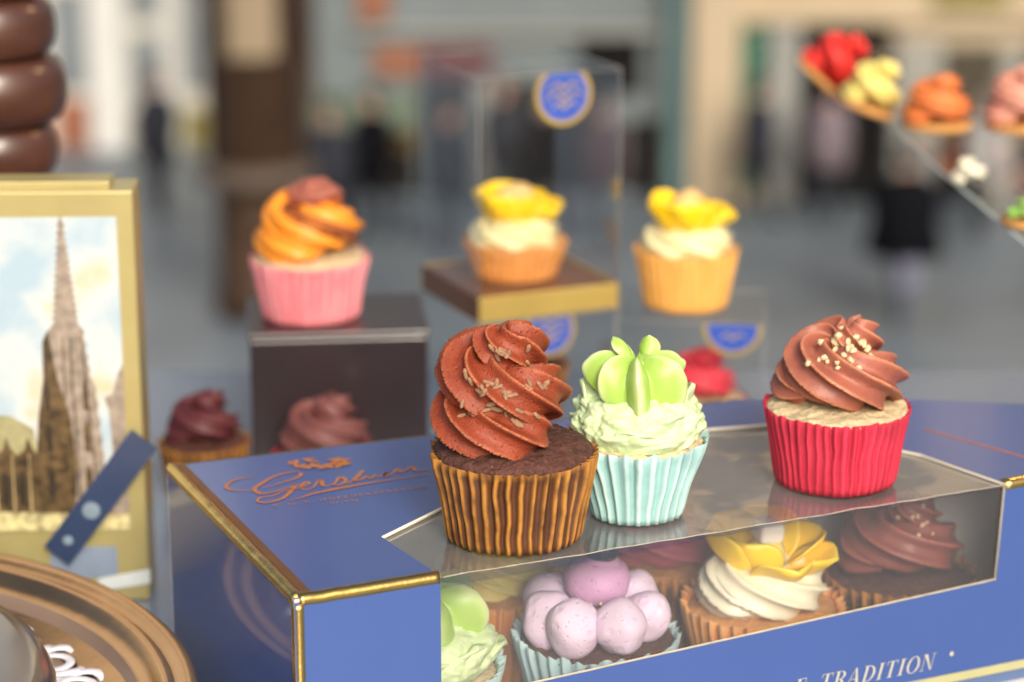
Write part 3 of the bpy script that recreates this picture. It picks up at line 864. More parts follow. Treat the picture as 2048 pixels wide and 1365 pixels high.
# --- cupcakes inside the box
IN_H, IN_Z = 0.047, shelf_z + 0.0045
def inner(label, x, y, wrap, n=36, rt=0.0365, rb=0.027, sponge='brown_cake', dome=0.004, seed=0, group=None):
    e = empty('cupcake', loc(x, y, IN_Z), 0, label, 'cupcake', group)
    wrapper(e, rt, rb, IN_H, n, 0.0030, M[wrap], seed, 0.003)
    cake(e, rt - 0.002, 0.002, IN_H - 0.003, dome, M[sponge], seed)
    return e
c4 = inner('cupcake topped with mauve cream balls and a dark berry inside the box', 0.158, 0.050, 'blue_wrap', seed=21)
zb = IN_H + 0.0105
for i, a in enumerate((-118, -66, -12, 42, 95, 150, 202)):
    aa = R(a)
    ks = (1.04, 1.0, 0.90, 0.96, 0.9, 1.0, 1.02)[i]
    rr_ = 0.0232 + 0.0010 * math.sin(i * 2.7)
    blob(c4, 'cream_ball', M['mauve'], (rr_ * math.cos(aa), rr_ * math.sin(aa), zb + 0.0010 * math.sin(i * 1.9)), 0.0118 * ks, 0.0114 * ks, 0.0130 * ks, 56, 0.13, 95, i * 7, pits=9, tilt=(0.25 * math.sin(i * 2), 0.25 * math.cos(i * 3)), egg=0.25)
blob(c4, 'cream_ball', M['mauve_dark'], (0.000, 0.001, zb + 0.0145), 0.0150, 0.0145, 0.0125, 44, 0.09, 90, 12, pits=3)
blob(c4, 'cream_collar', M['mauve_dark'], (0.002, -0.001, zb + 0.0245), 0.0080, 0.0078, 0.0040, 30, 0.25, 200, 14)
blob(c4, 'berry', M['berry'], (0.002, -0.001, zb + 0.0300), 0.0080, 0.0080, 0.0070, 28, 0.05, 200, 15)
rnd = random.Random(8)
for i in range(26):
    a = R(rnd.uniform(-150, -20))
    r = rnd.uniform(0.011, 0.017)
    o = link_mesh('nut_crumb', rnd.choice(CRUMBS), c4, (r * math.cos(a), r * math.sin(a), zb + 0.004 + rnd.uniform(0, 0.004)))
    o.rotation_euler = (rnd.uniform(0, 3), rnd.uniform(0, 3), 0)

def petal_flower(e, m, z, s, spec, cup=0.5, thick=0.0018, c=(0, 0)):
    for az, e0, e1, L, w, zo in spec:
        a = R(az)
        petal(e, 'petal', m, L * s, w * s, e0, e1, a, (c[0] + 0.004 * s * math.cos(a), c[1] + 0.004 * s * math.sin(a), z + zo * s), thick, cup=cup, base=0.45, seed=az, nu=18, nv=14, blunt=3.2, wave=0.10)
YF = [(-118, 40, 70, 0.019, 0.019, 0), (-68, 18, 35, 0.021, 0.021, 0), (-22, 22, 30, 0.022, 0.021, 0), (-168, 30, 62, 0.022, 0.022, 0.001),
      (28, 30, 40, 0.021, 0.021, 0.001), (82, 35, 60, 0.022, 0.022, 0.001), (140, 30, 60, 0.022, 0.022, 0.001)]
def cream_base(e, m, z, r, seed, h=0.016):
    return rope(e, 'cream', m, [(0, r * 0.55), (0.7, r * 0.5), (1, 0.002)], [(0, z + 0.004), (0.5, z + 0.006), (1, z + h)],
                [(0, 0.006), (0.06, r * 0.45), (0.7, r * 0.45), (1, 0.004)], 1.7, 7, 0.9, 0.34, ang0=R(-120 + seed * 30), seed=seed, N=150, MM=60)
c5 = inner('cupcake with bright yellow petals, white cream and a marshmallow inside the box', 0.243, 0.050, 'orange_wrap', sponge='golden_cake', seed=22)
cream_base(c5, M['white_cream'], IN_H + 0.004, 0.033, 1, 0.014)
petal_flower(c5, M['yellow_petal'], IN_H + 0.013, 1.46, YF, 0.38, 0.0030)
box('marshmallow', -0.006, 0.006, -0.006, 0.006, 0, 0.009, M['marsh'], c5, 0.002, (0.001, 0, IN_H + 0.031), (0.1, 0.05, 0.4), 3)
blob(c5, 'flower_core', M['yellow_cream'], (0.001, 0, IN_H + 0.024), 0.009, 0.009, 0.009, 24, 0.1, 120, 3)

c6 = inner('cupcake with lime green petals and pale green cream behind the left box front', 0.072, 0.050, 'mint_wrap', sponge='pale_cake', seed=23)
messy_cream(c6, 'cream', M['mint_cream'], 0.0345, IN_H + 0.003, 0.022, 27)
for az, e0, e1, w, ln, zz, rr in ((-40, 60, 30, 0.020, 0.016, IN_H + 0.006, 0.028), (0, 50, 20, 0.020, 0.016, IN_H + 0.002, 0.030), (-80, 60, 20, 0.02, 0.014, IN_H + 0.004, 0.030)):
    a = R(az)
    petal(c6, 'cream_fold', M['mint_cream'], ln, w, e0, e1, a, (rr * math.cos(a) * 0.85, rr * math.sin(a) * 0.85, zz), 0.0035, cup=0.1, wave=0.15, seed=az)
star_blob(c6, M['green_petal'], (0.002, -0.002, IN_H + 0.034), 1.45, 6, 8, 0.4)

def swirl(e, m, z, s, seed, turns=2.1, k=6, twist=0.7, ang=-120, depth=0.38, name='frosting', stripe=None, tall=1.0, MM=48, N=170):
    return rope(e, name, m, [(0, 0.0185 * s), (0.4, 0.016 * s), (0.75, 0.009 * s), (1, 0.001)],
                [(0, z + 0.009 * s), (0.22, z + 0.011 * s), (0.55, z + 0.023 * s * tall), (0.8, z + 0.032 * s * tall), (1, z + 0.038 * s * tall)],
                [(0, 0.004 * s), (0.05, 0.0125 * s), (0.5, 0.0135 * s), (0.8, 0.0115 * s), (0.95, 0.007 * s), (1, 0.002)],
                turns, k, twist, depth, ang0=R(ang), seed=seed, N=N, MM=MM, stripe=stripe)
c7 = inner('chocolate swirl cupcake under the clear film at the box right end', 0.322, 0.058, 'foil_wrap', seed=24)
f7 = swirl(c7, M['choc3'], IN_H + 0.001, 1.08, 31, tall=0.82, MM=60)
scatter_on(f7, [(0.4, IN_H + 0.025, 10, 0.4)], CRUMBS, 'nut_crumb', 6)
c8 = inner('raspberry pink cream cupcake at the back inside the box', 0.228, 0.118, 'foil_wrap', rt=0.033, sponge='golden_cake', seed=25)
swirl(c8, M['pink_cream'], IN_H - 0.002, 0.98, 33, tall=0.75)
c9 = inner('pale yellow flower cupcake at the back left inside the box', 0.140, 0.122, 'orange_wrap', rt=0.034, sponge='golden_cake', seed=26)
cream_base(c9, M['yellow_cream'], IN_H + 0.002, 0.030, 2, 0.012)
petal_flower(c9, M['yellow_cream'], IN_H + 0.012, 0.95, YF, 0.5)

# ---------------------------------------------------------------- back row on clear boxes
M['sticker_blue'] = mat('sticker_blue', (52, 84, 176), 0.45, 0, 0.1, 60, coat=0.4)
M['dark_box'] = mat('dark_brown_card', (46, 34, 36), 0.35, 0, 0.1, 30, coat=0.5)
M['tray_brown'] = mat('brown_tray', (112, 76, 52), 0.5, 0, 0.1, 40, coat=0.2)
M['tray_gold'] = mat('matt_gold_card', (206, 176, 96), 0.38, 0.55, 0.06, 40)

def sticker(parent, r, locn, rot=(0, 0, 0), clip=9.0):
    s = empty('sticker', locn, 0, parent=parent)
    s.rotation_euler = rot
    n = 40
    mesh('sticker_rim', [(r * math.cos(2 * PI * i / n), 0, min(clip, r * math.sin(2 * PI * i / n))) for i in range(n)], [tuple(range(n))], M['tray_gold'], s, False)
    mesh('sticker_disc', [(r * .84 * math.cos(2 * PI * i / n), -0.0004, min(clip, r * .84 * math.sin(2 * PI * i / n))) for i in range(n)], [tuple(range(n))], M['sticker_blue'], s, False)
    st = []
    for zc, w in ((0.25, 0.6), (-0.05, 0.7), (-0.35, 0.45)):
        if zc * r + .13 * r > clip: continue
        st.append(([(-w * r, zc * r - .1 * r), (-w * .4 * r, zc * r + .12 * r), (0, zc * r - .05 * r), (w * .5 * r, zc * r + .12 * r), (w * r, zc * r)], r * .02, r * .05, r * .02))
    o = ribbon('sticker_lettering', st, M['tray_gold'], s, 0.0009)
    o.rotation_euler = (R(90), 0, 0)
    return s

def clear_box(label, x0, x1, y0, y1, z0, z1, rz, locn, sticker_at=None, sr=0.018, tray=True, group='clear boxes in the back row'):
    e = empty('clear_box', locn, rz, label, 'clear box', None)
    th = 0.0006
    def sheet(nm, v):
        return mesh(nm, v, [(0, 1, 2, 3)], M['acrylic'], e, False)
    zt = z0 + (0.016 if tray else 0)
    sheet('front_pane', [(x0, y0, zt), (x1, y0, zt), (x1, y0, z1), (x0, y0, z1)])
    sheet('back_pane', [(x0, y1, zt), (x1, y1, zt), (x1, y1, z1), (x0, y1, z1)])
    sheet('side_pane', [(x0, y0, zt), (x0, y1, zt), (x0, y1, z1), (x0, y0, z1)])
    sheet('side_pane', [(x1, y0, zt), (x1, y1, zt), (x1, y1, z1), (x1, y0, z1)])
    sheet('top_pane', [(x0, y0, z1), (x1, y0, z1), (x1, y1, z1), (x0, y1, z1)])
    M.setdefault('pane_edge', mat('frosted_pane_edge', (150, 150, 148), 0.3, 0, 0.05, 60))
    for p, q in (((x0, y0, zt), (x0, y0, z1)), ((x1, y0, zt), (x1, y0, z1)), ((x0, y0, z1), (x1, y0, z1)), ((x0, y0, z1), (x0, y1, z1)), ((x1, y0, z1), (x1, y1, z1)), ((x0, y1, z1), (x1, y1, z1))):
        tube('pane_edge', [p, q], 0.0003, M['pane_edge'], e, 6)
    if tray:
        t = empty('tray', (0, 0, 0), parent=e)
        w = 0.002
        box('tray_floor', x0 + w, x1 - w, y0 + w, y1 - w, z0, z0 + 0.0150, M['tray_brown'], t)
        box('tray_side', x0, x1, y0 - 0.0005, y0 + 0.0015, z0, z0 + 0.016, M['tray_gold'], t, 0.0006)
        box('tray_side', x0, x1, y1 - 0.0015, y1 + 0.0005, z0, z0 + 0.016, M['tray_gold'], t, 0.0006)
        box('tray_side', x0, x0 + 0.0015, y0 + 0.0015, y1 - 0.0015, z0, z0 + 0.016, M['tray_brown'], t)
        box('tray_side', x1 - 0.0015, x1, y0 + 0.0015, y1 - 0.0015, z0, z0 + 0.016, M['tray_gold'], t)
    if sticker_at:
        sticker(e, sr, (sticker_at[0], y0 - 0.0012, sticker_at[1]), clip=z1 - sticker_at[1] - 0.0003)
    return e

# centre stack
clear_box('lower clear box of the centre stack, blue round seal on its front, dark inside', -0.047, 0.047, -0.047, 0.047, 0, 0.078, R(24), (0.004, 1.475, shelf_z), (0.000, 0.070), 0.017, False)
cupc = empty('cupcake', (0.004, 1.475, shelf_z), 0, 'dark chocolate cupcake inside the lower clear box of the centre stack', 'cupcake')
wrapper(cupc, 0.032, 0.026, 0.036, 24, 0.003, M['foil_wrap'], 77)
cake(cupc, 0.030, 0.002, 0.034, 0.006, M['brown_cake'], 77)
clear_box('tall clear box with gold tray and blue round seal, stacked over the centre', -0.047, 0.047, -0.047, 0.047, 0, 0.150, R(24), (0.004, 1.475, shelf_z + 0.079), (0.008, 0.137), 0.019, True)
def flower_cupcake(label, locn, s, wrap, sponge, seed, hz=0.030, core='marsh'):
    e = empty('cupcake', locn, R(seed * 13), label, 'cupcake')
    wrapper(e, 0.0325 * s, 0.0265 * s, hz, 30, 0.002, M[wrap], seed)
    cake(e, 0.0310 * s, 0.002, hz - 0.001, 0.004, M[sponge], seed)
    cream_base(e, M['cream'], hz - 0.002, 0.032 * s, seed, 0.012)
    petal_flower(e, M['yellow_petal'], hz + 0.010, 1.34 * s, YF, 0.30, 0.0062)
    blob(e, 'biscuit_piece', M['biscuit'], (0, 0, hz + 0.029), 0.014, 0.009, 0.007, 20, 0.2, 100, seed)
    return e
flower_cupcake('yellow petal cupcake standing in the gold tray of the tall clear box', (0.0020, 1.475, shelf_z + 0.0945), 0.98, 'orange_wrap', 'golden_cake', 3, 0.022)
# right box and cupcake
clear_box('small clear box with blue round seal under the peach-wrapped cupcake', -0.045, 0.045, -0.04, 0.04, 0, 0.080, R(-6), (0.112, 1.452, shelf_z), (0.026, 0.0785), 0.0180, False)
flower_cupcake('yellow petal cupcake in plain peach paper on top of a small clear box', (0.108, 1.452, shelf_z + 0.081), 0.98, 'peach_wrap', 'golden_cake', 5, 0.036)
ri = empty('cupcake', (0.118, 1.450, shelf_z), 0, 'cupcake with peaked red cream inside the small clear box', 'cupcake')
wrapper(ri, 0.030, 0.025, 0.020, 24, 0.002, M['red_wrap'], 61)
cake(ri, 0.028, 0.002, 0.019, 0.004, M['pale_cake'], 61)
M['coral_cream'] = mat('coral_red_cream', (226, 60, 76), 0.5, 0, 0.1, 80, 0.1, 700, sss=0.1, attr='ridge', attr_rgb=(240, 120, 124))
swirl(ri, M['coral_cream'], 0.020, 0.85, 62, tall=0.95)
# left dark box and pink cupcake
db = empty('dark_gift_box', (-0.105, 1.395, shelf_z), R(6), 'dark brown square gift box with a clear front under the pink cupcake', 'gift box')
box('box_body', -0.052, 0.052, -0.038, 0.045, 0, 0.086, M['dark_box'], db, 0.0015)
box('box_lid', -0.0535, 0.0535, -0.040, 0.0465, 0.0865, 0.0900, M['dark_box'], db, 0.0012)
mesh('front_pane', [(-0.05, -0.0405, 0.003), (0.05, -0.0405, 0.003), (0.05, -0.0405, 0.084), (-0.05, -0.0405, 0.084)], [(0, 1, 2, 3)], M['acrylic'], db, False)
pk = empty('cupcake', (-0.120, 1.392, shelf_z + 0.0905), 0, 'cupcake with orange and brown swirl in pale pink pleated paper', 'cupcake')
wrapper(pk, 0.0345, 0.0285, 0.036, 34, 0.0024, M['pink_wrap'], 41)
cake(pk, 0.0325, 0.002, 0.036, 0.004, M['pale_cake'], 41)
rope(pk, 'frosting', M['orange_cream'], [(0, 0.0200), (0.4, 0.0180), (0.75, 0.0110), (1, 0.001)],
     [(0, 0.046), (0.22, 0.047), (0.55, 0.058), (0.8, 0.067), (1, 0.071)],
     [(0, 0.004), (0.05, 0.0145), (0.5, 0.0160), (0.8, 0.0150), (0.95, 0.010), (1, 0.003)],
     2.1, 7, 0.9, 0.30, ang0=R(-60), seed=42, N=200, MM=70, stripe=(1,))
blob(pk, 'cocoa_top', M['choc2'], (0.004, 0.002, 0.0745), 0.0150, 0.0150, 0.0085, 30, 0.25, 120, 4)
rb = empty('cupcake', (-0.105, 1.300, shelf_z), 0, 'rosy brown swirl cupcake on the shelf between the blue box and the dark gift box', 'cupcake')
wrapper(rb, 0.030, 0.025, 0.034, 28, 0.0024, M['red_wrap'], 43)
cake(rb, 0.0285, 0.002, 0.033, 0.004, M['brown_cake'], 43)
swirl(rb, M['rosebrown'], 0.033, 0.93, 44, tall=0.95)
rl = empty('cupcake', (-0.178, 1.330, shelf_z), 0, 'dark red cupcake at the left back corner of the blue box', 'cupcake')
M['wine'] = mat('wine_red_cream', (88, 38, 42), 0.5, 0, 0.1, 80, attr='ridge', attr_rgb=(120, 62, 62))
wrapper(rl, 0.026, 0.022, 0.032, 28, 0.002, M['foil_wrap'], 47)
cake(rl, 0.0245, 0.002, 0.031, 0.004, M['brown_cake'], 47)
swirl(rl, M['wine'], 0.031, 0.78, 48)
# ---------------------------------------------------------------- picture box at the left
pb = empty('picture_box', (-0.187, 1.165, shelf_z), R(2), 'upright gold-framed box printed with a tall gothic church spire', 'picture box')
PW, PH, PD = 0.165, 0.2165, 0.030
M['frame_gold'] = mat('yellow_gold_card', (182, 168, 112), 0.4, 0.35, 0.06, 40, coat=0.3)
box('box_body', -PW, 0, 0, PD, 0, PH, M['frame_gold'], pb, 0.0012)
box('box_lid', -PW + 0.004, -0.012, 0.006, PD - 0.004, PH - 0.001, PH + 0.0035, M['frame_gold'], pb, 0.0008)
def sky_print():
    m = bpy.data.materials.new('printed_sky')
    m.use_nodes = True
    n, l = m.node_tree.nodes, m.node_tree.links
    b = n['Principled BSDF']
    b.inputs['Roughness'].default_value = 0.4
    b.inputs['Coat Weight'].default_value = 0.4
    tc = n.new('ShaderNodeTexCoord')
    nt = n.new('ShaderNodeTexNoise')
    nt.inputs['Scale'].default_value = 24
    nt.inputs['Detail'].default_value = 6
    r = n.new('ShaderNodeValToRGB')
    e = r.color_ramp.elements
    e[0].position, e[0].color = 0.36, lin(200, 190, 156)
    e[1].position, e[1].color = 0.62, lin(164, 186, 200)
    e2 = e.new(0.47); e2.color = lin(200, 206, 204)
    l.new(tc.outputs['Object'], nt.inputs['Vector'])
    l.new(nt.outputs['Fac'], r.inputs['Fac'])
    l.new(r.outputs['Color'], b.inputs['Base Color'])
    return m
def flat(name, pts, y, m, parent):
    """printed area: polygon (x, z) on the box face, a hair thick"""
    n = len(pts)
    v = [(x, y, z) for x, z in pts] + [(x, y + 0.0002, z) for x, z in pts]
    f = [tuple(range(n)), tuple(range(2 * n - 1, n - 1, -1))] + [(i, i + n, (i + 1) % n + n, (i + 1) % n) for i in range(n)]
    return mesh(name, v, f, m, parent, False)
b0 = 0.0085
flat('printed_sky', [(-PW + b0, 0.040), (-b0, 0.040), (-b0, PH - 0.013), (-PW + b0, PH - 0.013)], -0.0005, sky_print(), pb)
M['stone_dark'] = mat('printed_dark_stone', (86, 68, 42), 0.45, 0, 0.7, 190, coat=0.3)
M['stone_pale'] = mat('printed_pale_stone', (150, 136, 122), 0.45, 0, 0.35, 190, coat=0.3)
M['stone_roof'] = mat('printed_olive_roof', (158, 152, 112), 0.45, 0, 0.2, 120, coat=0.3)
M['crowd'] = mat('printed_ground', (190, 178, 128), 0.45, 0, 0.55, 240, coat=0.3)
# spire: pale face with crocketed edges
def crockets(x0, z0, x1, z1, n, s):
    out = []
    for i in range(n):
        t = i / n
        x, z = x0 + (x1 - x0) * t, z0 + (z1 - z0) * t
        out += [(x, z), (x + s, z + (z1 - z0) / n * 0.5)]
    return out
cx = -0.0360
right_side = crockets(cx + 0.0175, 0.048, cx + 0.0125, 0.120, 8, 0.0007) + crockets(cx + 0.0105, 0.122, cx + 0.0075, 0.148, 4, 0.0009) + crockets(cx + 0.0055, 0.150, cx + 0.0006, 0.201, 14, 0.0010)
left_side = [(2 * cx - x, z) for x, z in reversed(right_side)]
flat('printed_spire', right_side + [(cx, 0.2045)] + left_side, -0.0008, M['stone_pale'], pb)
flat('printed_tower', [(cx - 0.024, 0.048), (cx + 0.000, 0.048), (cx + 0.002, 0.075), (cx + 0.000, 0.100), (cx - 0.006, 0.122), (cx - 0.009, 0.146), (cx - 0.0120, 0.140), (cx - 0.0125, 0.120), (cx - 0.016, 0.100), (cx - 0.018, 0.080)], -0.0011, M['stone_dark'], pb)
nave = [(-PW + b0, 0.046), (cx - 0.014, 0.046), (cx - 0.016, 0.078)]
for i in range(9):
    x = cx - 0.020 - i * 0.011
    nave += [(x, 0.084), (x - 0.002, 0.090), (x - 0.004, 0.083), (x - 0.008, 0.080)]
nave = [p for p in nave if p[0] >= -PW + b0] + [(-PW + b0, 0.083)]
flat('printed_roof', [(-PW + b0, 0.078), (cx - 0.017, 0.078), (cx - 0.019, 0.094), (cx - 0.030, 0.101), (-PW + b0, 0.108)], -0.0009, M['stone_roof'], pb)
flat('printed_nave', nave, -0.0013, M['stone_dark'], pb)
M['ink'] = mat('printed_dark_ink', (48, 38, 26), 0.5, 0, 0.3, 200, coat=0.3)
M['ink_pale'] = mat('printed_light_ink', (182, 162, 116), 0.5, 0, 0.3, 200, coat=0.3)
for i in range(11):
    ax_ = cx - 0.026 - i * 0.0085
    if ax_ - 0.003 < -PW + b0: break
    flat('printed_arch', [(ax_ - 0.0019, 0.053), (ax_ + 0.0019, 0.053), (ax_ + 0.0019, 0.068), (ax_, 0.0725), (ax_ - 0.0019, 0.068)], -0.0015, M['ink'], pb)
    flat('printed_buttress', [(ax_ + 0.0036, 0.050), (ax_ + 0.0046, 0.050), (ax_ + 0.0043, 0.081), (ax_ + 0.0040, 0.081)], -0.0016, M['ink_pale'], pb)
for zz_, ww_ in ((0.058, 0.0034), (0.082, 0.0028), (0.104, 0.0022)):
    flat('printed_arch', [(cx - 0.011 - ww_ / 2, zz_), (cx - 0.011 + ww_ / 2, zz_), (cx - 0.011 + ww_ / 2, zz_ + 0.012), (cx - 0.011, zz_ + 0.017), (cx - 0.011 - ww_ / 2, zz_ + 0.012)], -0.0013, M['ink'], pb)
    flat('printed_arch', [(cx + 0.008 - ww_ / 2, zz_), (cx + 0.008 + ww_ / 2, zz_), (cx + 0.008 + ww_ / 2, zz_ + 0.012), (cx + 0.008, zz_ + 0.017), (cx + 0.008 - ww_ / 2, zz_ + 0.012)], -0.0010, M['stone_dark'], pb)
for dx_ in (-0.0030, 0.0030, 0.0125):
    flat('printed_rib', [(cx + dx_ - 0.0005, 0.050), (cx + dx_ + 0.0005, 0.050), (cx + dx_ * 0.6 + 0.0003, 0.142), (cx + dx_ * 0.6 - 0.0003, 0.142)], -0.0012, M['stone_dark'], pb)
flat('printed_house', [(-b0 - 0.012, 0.046), (-b0, 0.046), (-b0, 0.128), (-b0 - 0.003, 0.122), (-b0 - 0.006, 0.112), (-b0 - 0.010, 0.110), (-b0 - 0.008, 0.104), (-b0 - 0.007, 0.080)], -0.0008, M['stone_pale'], pb)
flat('printed_crowd', [(-PW + b0, 0.0395), (-b0, 0.0395), (-b0, 0.0480), (-PW + b0, 0.0520)], -0.0016, M['crowd'], pb)
flat('printed_caption', [(-0.050, 0.013), (-0.016, 0.013), (-0.016, 0.030), (-0.050, 0.030)], -0.0005, mat('printed_blue_grey', (128, 142, 160), 0.5), pb)
flat('white_tape', [(-0.026, 0.006), (0.0006, 0.010), (0.0006, 0.018), (-0.026, 0.013)], -0.0018, mat('white_tape', (206, 212, 208), 0.4), pb)
M['ribbon'] = mat('navy_satin_ribbon', (44, 58, 88), 0.35, 0, 0.1, 60, 0.2, 400, sheen=0.3)
rib = empty('ribbon', (-0.187, 1.160, shelf_z), R(2), 'navy blue ribbon tied across the corner of the picture box', 'ribbon')
rv = []
for i in range(21):
    t = i / 20
    x, z = 0.0015 - 0.047 * t, 0.090 - 0.062 * t
    for s in (-1, 1):
        rv.append((x + s * 0.0080 * 0.77, -0.0022 - 0.0015 * math.sin(t * PI) , z + -s * 0.0080 * 0.64))
rv2 = [(x, y + 0.0008, z) for x, y, z in rv]
n1 = len(rv)
fa = [(2 * i, 2 * i + 1, 2 * i + 3, 2 * i + 2) for i in range(20)]
mesh('band', rv + rv2, fa + [tuple(q + n1 for q in reversed(t)) for t in fa] + [(2 * i, 2 * i + 2, 2 * i + 2 + n1, 2 * i + n1) for i in range(20)] + [(2 * i + 1, 2 * i + 1 + n1, 2 * i + 3 + n1, 2 * i + 3) for i in range(20)], M['ribbon'], rib, False, fix=True)
for nm, cxz, rr in (('emblem', (-0.0265, 0.0530), 0.0050), ('emblem', (-0.0390, 0.0370), 0.0028)):
    v = [(cxz[0], -0.0047, cxz[1])]
    for j in range(24):
        a = 2 * PI * j / 24
        k = rr * (1 if j % 2 else 0.82)
        v.append((cxz[0] + k * math.cos(a), -0.0045, cxz[1] + k * math.sin(a)))
    mesh(nm, v, [(0, 1 + j, 1 + (j + 1) % 24) for j in range(24)], mat('silver_print', (128, 146, 158), 0.5, 0.1), rib, False)

# ---------------------------------------------------------------- copper dish with doily and torte
M['copper'] = mat('worn_copper', (206, 160, 116), 0.26, 1.0, 0.18, 14, 0.25, 60, bdist=0.001)
M['copper_tin'] = mat('dull_tinned_copper', (168, 144, 126), 0.45, 0.45, 0.22, 9, 0.3, 40, bdist=0.001)
cd = empty('copper_dish', (-0.340, 0.902, shelf_z), 0, 'large round copper dish with ridged shiny rim at the lower left', 'dish')
zt = -0.060 - shelf_z
prof = [(1e-5, 0.0), (0.10, 0.0), (0.11, 0.006), (0.15, 0.016), (0.19, zt - 0.010), (0.2075, zt - 0.002), (0.211, zt), (0.211, zt + 0.0022), (0.208, zt + 0.003), (0.205, zt + 0.0016), (0.203, zt), (0.2015, zt - 0.0002),
        (0.199, zt + 0.0012), (0.1965, zt + 0.0002), (0.194, zt - 0.003), (0.190, zt - 0.0060), (0.188, zt - 0.0062), (0.187, zt - 0.0085), (0.186, zt - 0.0125), (0.184, zt - 0.0180), (0.178, zt - 0.0195), (1e-5, zt - 0.0195)]
lathe('bowl', prof[:8], 128, M['copper'], cd)
lathe('rim', prof[7:17], 128, M['copper'], cd)
lathe('dish_floor', prof[16:], 128, M['copper_tin'], cd)
M['lace'] = mat('white_paper_lace', (228, 226, 232), 0.7, 0, 0.04, 90)
dl = empty('paper_doily', (-0.322, 0.922, -0.0788), 0, 'white paper lace doily lying in the copper dish', 'doily')
n = 26
ov, of = [], []
def ring_strip(r0, r1, z, wave=0.0, nn=208, lobes=26):
    s0 = len(ov)
    for j in range(nn):
        a = 2 * PI * j / nn
        ro = r1 + wave * abs(math.sin(lobes * a / 2))
        ov.append((r0 * math.cos(a), r0 * math.sin(a), z)); ov.append((ro * math.cos(a), ro * math.sin(a), z + 0.0008))
    of.extend([(s0 + 2 * j, s0 + 2 * j + 1, s0 + 2 * ((j + 1) % nn) + 1, s0 + 2 * ((j + 1) % nn)) for j in range(nn)])
ring_strip(0.0, 0.134, 0.0)
mesh('doily_centre', ov, of, M['lace'], dl, False)
ov, of = [], []
for j in range(30):                                   # scalloped lace border: loops of paper
    a = 2 * PI * j / 30
    cx_, cy_ = 0.1400 * math.cos(a), 0.1400 * math.sin(a)
    pts = []
    for q in range(24):
        t = 2 * PI * q / 24
        rr = 0.0165 if math.cos(t) > -0.2 else 0.0145
        pts.append((cx_ + rr * math.cos(t + a), cy_ + rr * math.sin(t + a), 0.0012 + 0.0015 * math.sin(3 * t)))
    tube('lace_loop', pts, 0.0030, M['lace'], dl, 6, True, 0.35)
    tube('lace_loop', [(cx_ + 0.0085 * math.cos(2 * PI * q / 16) + 0.002 * math.cos(a), cy_ + 0.0085 * math.sin(2 * PI * q / 16) + 0.002 * math.sin(a), 0.0014) for q in range(16)], 0.0024, M['lace'], dl, 6, True, 0.35)
M['torte'] = mat('dark_chocolate_glaze', (74, 60, 56), 0.22, 0, 0.1, 12, 0.1, 60, coat=0.6, crough=0.15)
tt = empty('chocolate_torte', (-0.339, 0.906, -0.0750), 0, 'dark glazed round chocolate torte on the doily in the copper dish', 'torte')
lathe('torte_body', [(1e-5, 0), (0.146, 0), (0.150, 0.003), (0.151, 0.020), (0.148, 0.026), (0.140, 0.0285), (1e-5, 0.029)], 96, M['torte'], tt)
lathe('cake_board', [(1e-5, -0.0012), (0.1525, -0.0012), (0.1525, -0.0002), (1e-5, -0.0002)], 64, M['gold'], tt, smooth=False)

# ---------------------------------------------------------------- turned post at top left
M['wood'] = mat('dark_turned_wood', (76, 46, 34), 0.32, 0, 0.3, 14, 0.1, 60, coat=0.35, crough=0.2)
tp = empty('turned_post', (-0.300, 1.385, shelf_z), 0, 'dark brown turned wooden post of ball-shaped rings behind the picture box', 'post')
def bead(z0, z1, r, neck, n=14):
    pts = []
    for i in range(n + 1):
        a = PI * i / n
        pts.append((neck + (r - neck) * math.sin(a) ** 0.8, z0 + (z1 - z0) * (1 - math.cos(a)) / 2))
    return pts
zz0 = 0.0635 - shelf_z
lathe('shaft', [(1e-5, 0), (0.028, 0), (0.028, 0.006), (0.022, 0.014), (0.020, 0.08), (0.024, zz0 - 0.012)], 40, M['wood'], tp)
for a, b, r in ((-0.012, 0.0005, 0.034), (0.0010, 0.0335, 0.0355), (0.0340, 0.0720, 0.0425), (0.0725, 0.1060, 0.0375), (0.1065, 0.140, 0.034), (0.1405, 0.165, 0.030)):
    lathe('ring', bead(zz0 + a, zz0 + b, r, r * 0.72), 48, M['wood'], tp)

# ---------------------------------------------------------------- glass shelf with swirls at upper right
gs = empty('glass_shelf', (0.0, 0.0, 0.048), 0, 'clear glass shelf with a bright edge at the upper right, carrying swirl cakes', 'shelf')
gp = [(0.290, 1.19), (0.95, 1.19), (0.95, 1.977), (0.2326, 1.977)]
prism('pane', gp, 0.0005, [M['glass']], gs)
M['edge_glow'] = mat('polished_glass_edge', (186, 196, 190), 0.2, 0, 0.05, 60, coat=0.5)
tube('pane_edge', [(0.2326, 1.977, -0.0015), (0.290, 1.19, -0.0015)], 0.0008, M['edge_glow'], gs, 8)
for xx, yy in ((0.60, 1.30), (0.60, 1.55)):
    tube('bracket', [(xx, yy, -0.004), (xx, yy, shelf_z - 0.048)], 0.006, M['gold'], gs, 12)
def cake_swirl(label, locn, s, m, seed, tall=1.0, k=6, twist=0.8, rot=(0, 0, 0)):
    e = empty('swirl_cake', locn, 0, label, 'swirl cake')
    e.rotation_euler = rot
    lathe('biscuit_base', [(1e-5, 0), (0.027 * s, 0), (0.028 * s, 0.002), (0.027 * s, 0.004), (1e-5, 0.004)], 32, M['golden_cake'], e)
    swirl(e, m, 0.002, s, seed, tall=tall, k=k, twist=twist)
    return e
cake_swirl('red swirl cake at the far end of the glass shelf', (0.217, 1.700, 0.066), 0.78, M['red_cream'], 81, 1.35, rot=(0, R(42), 0))
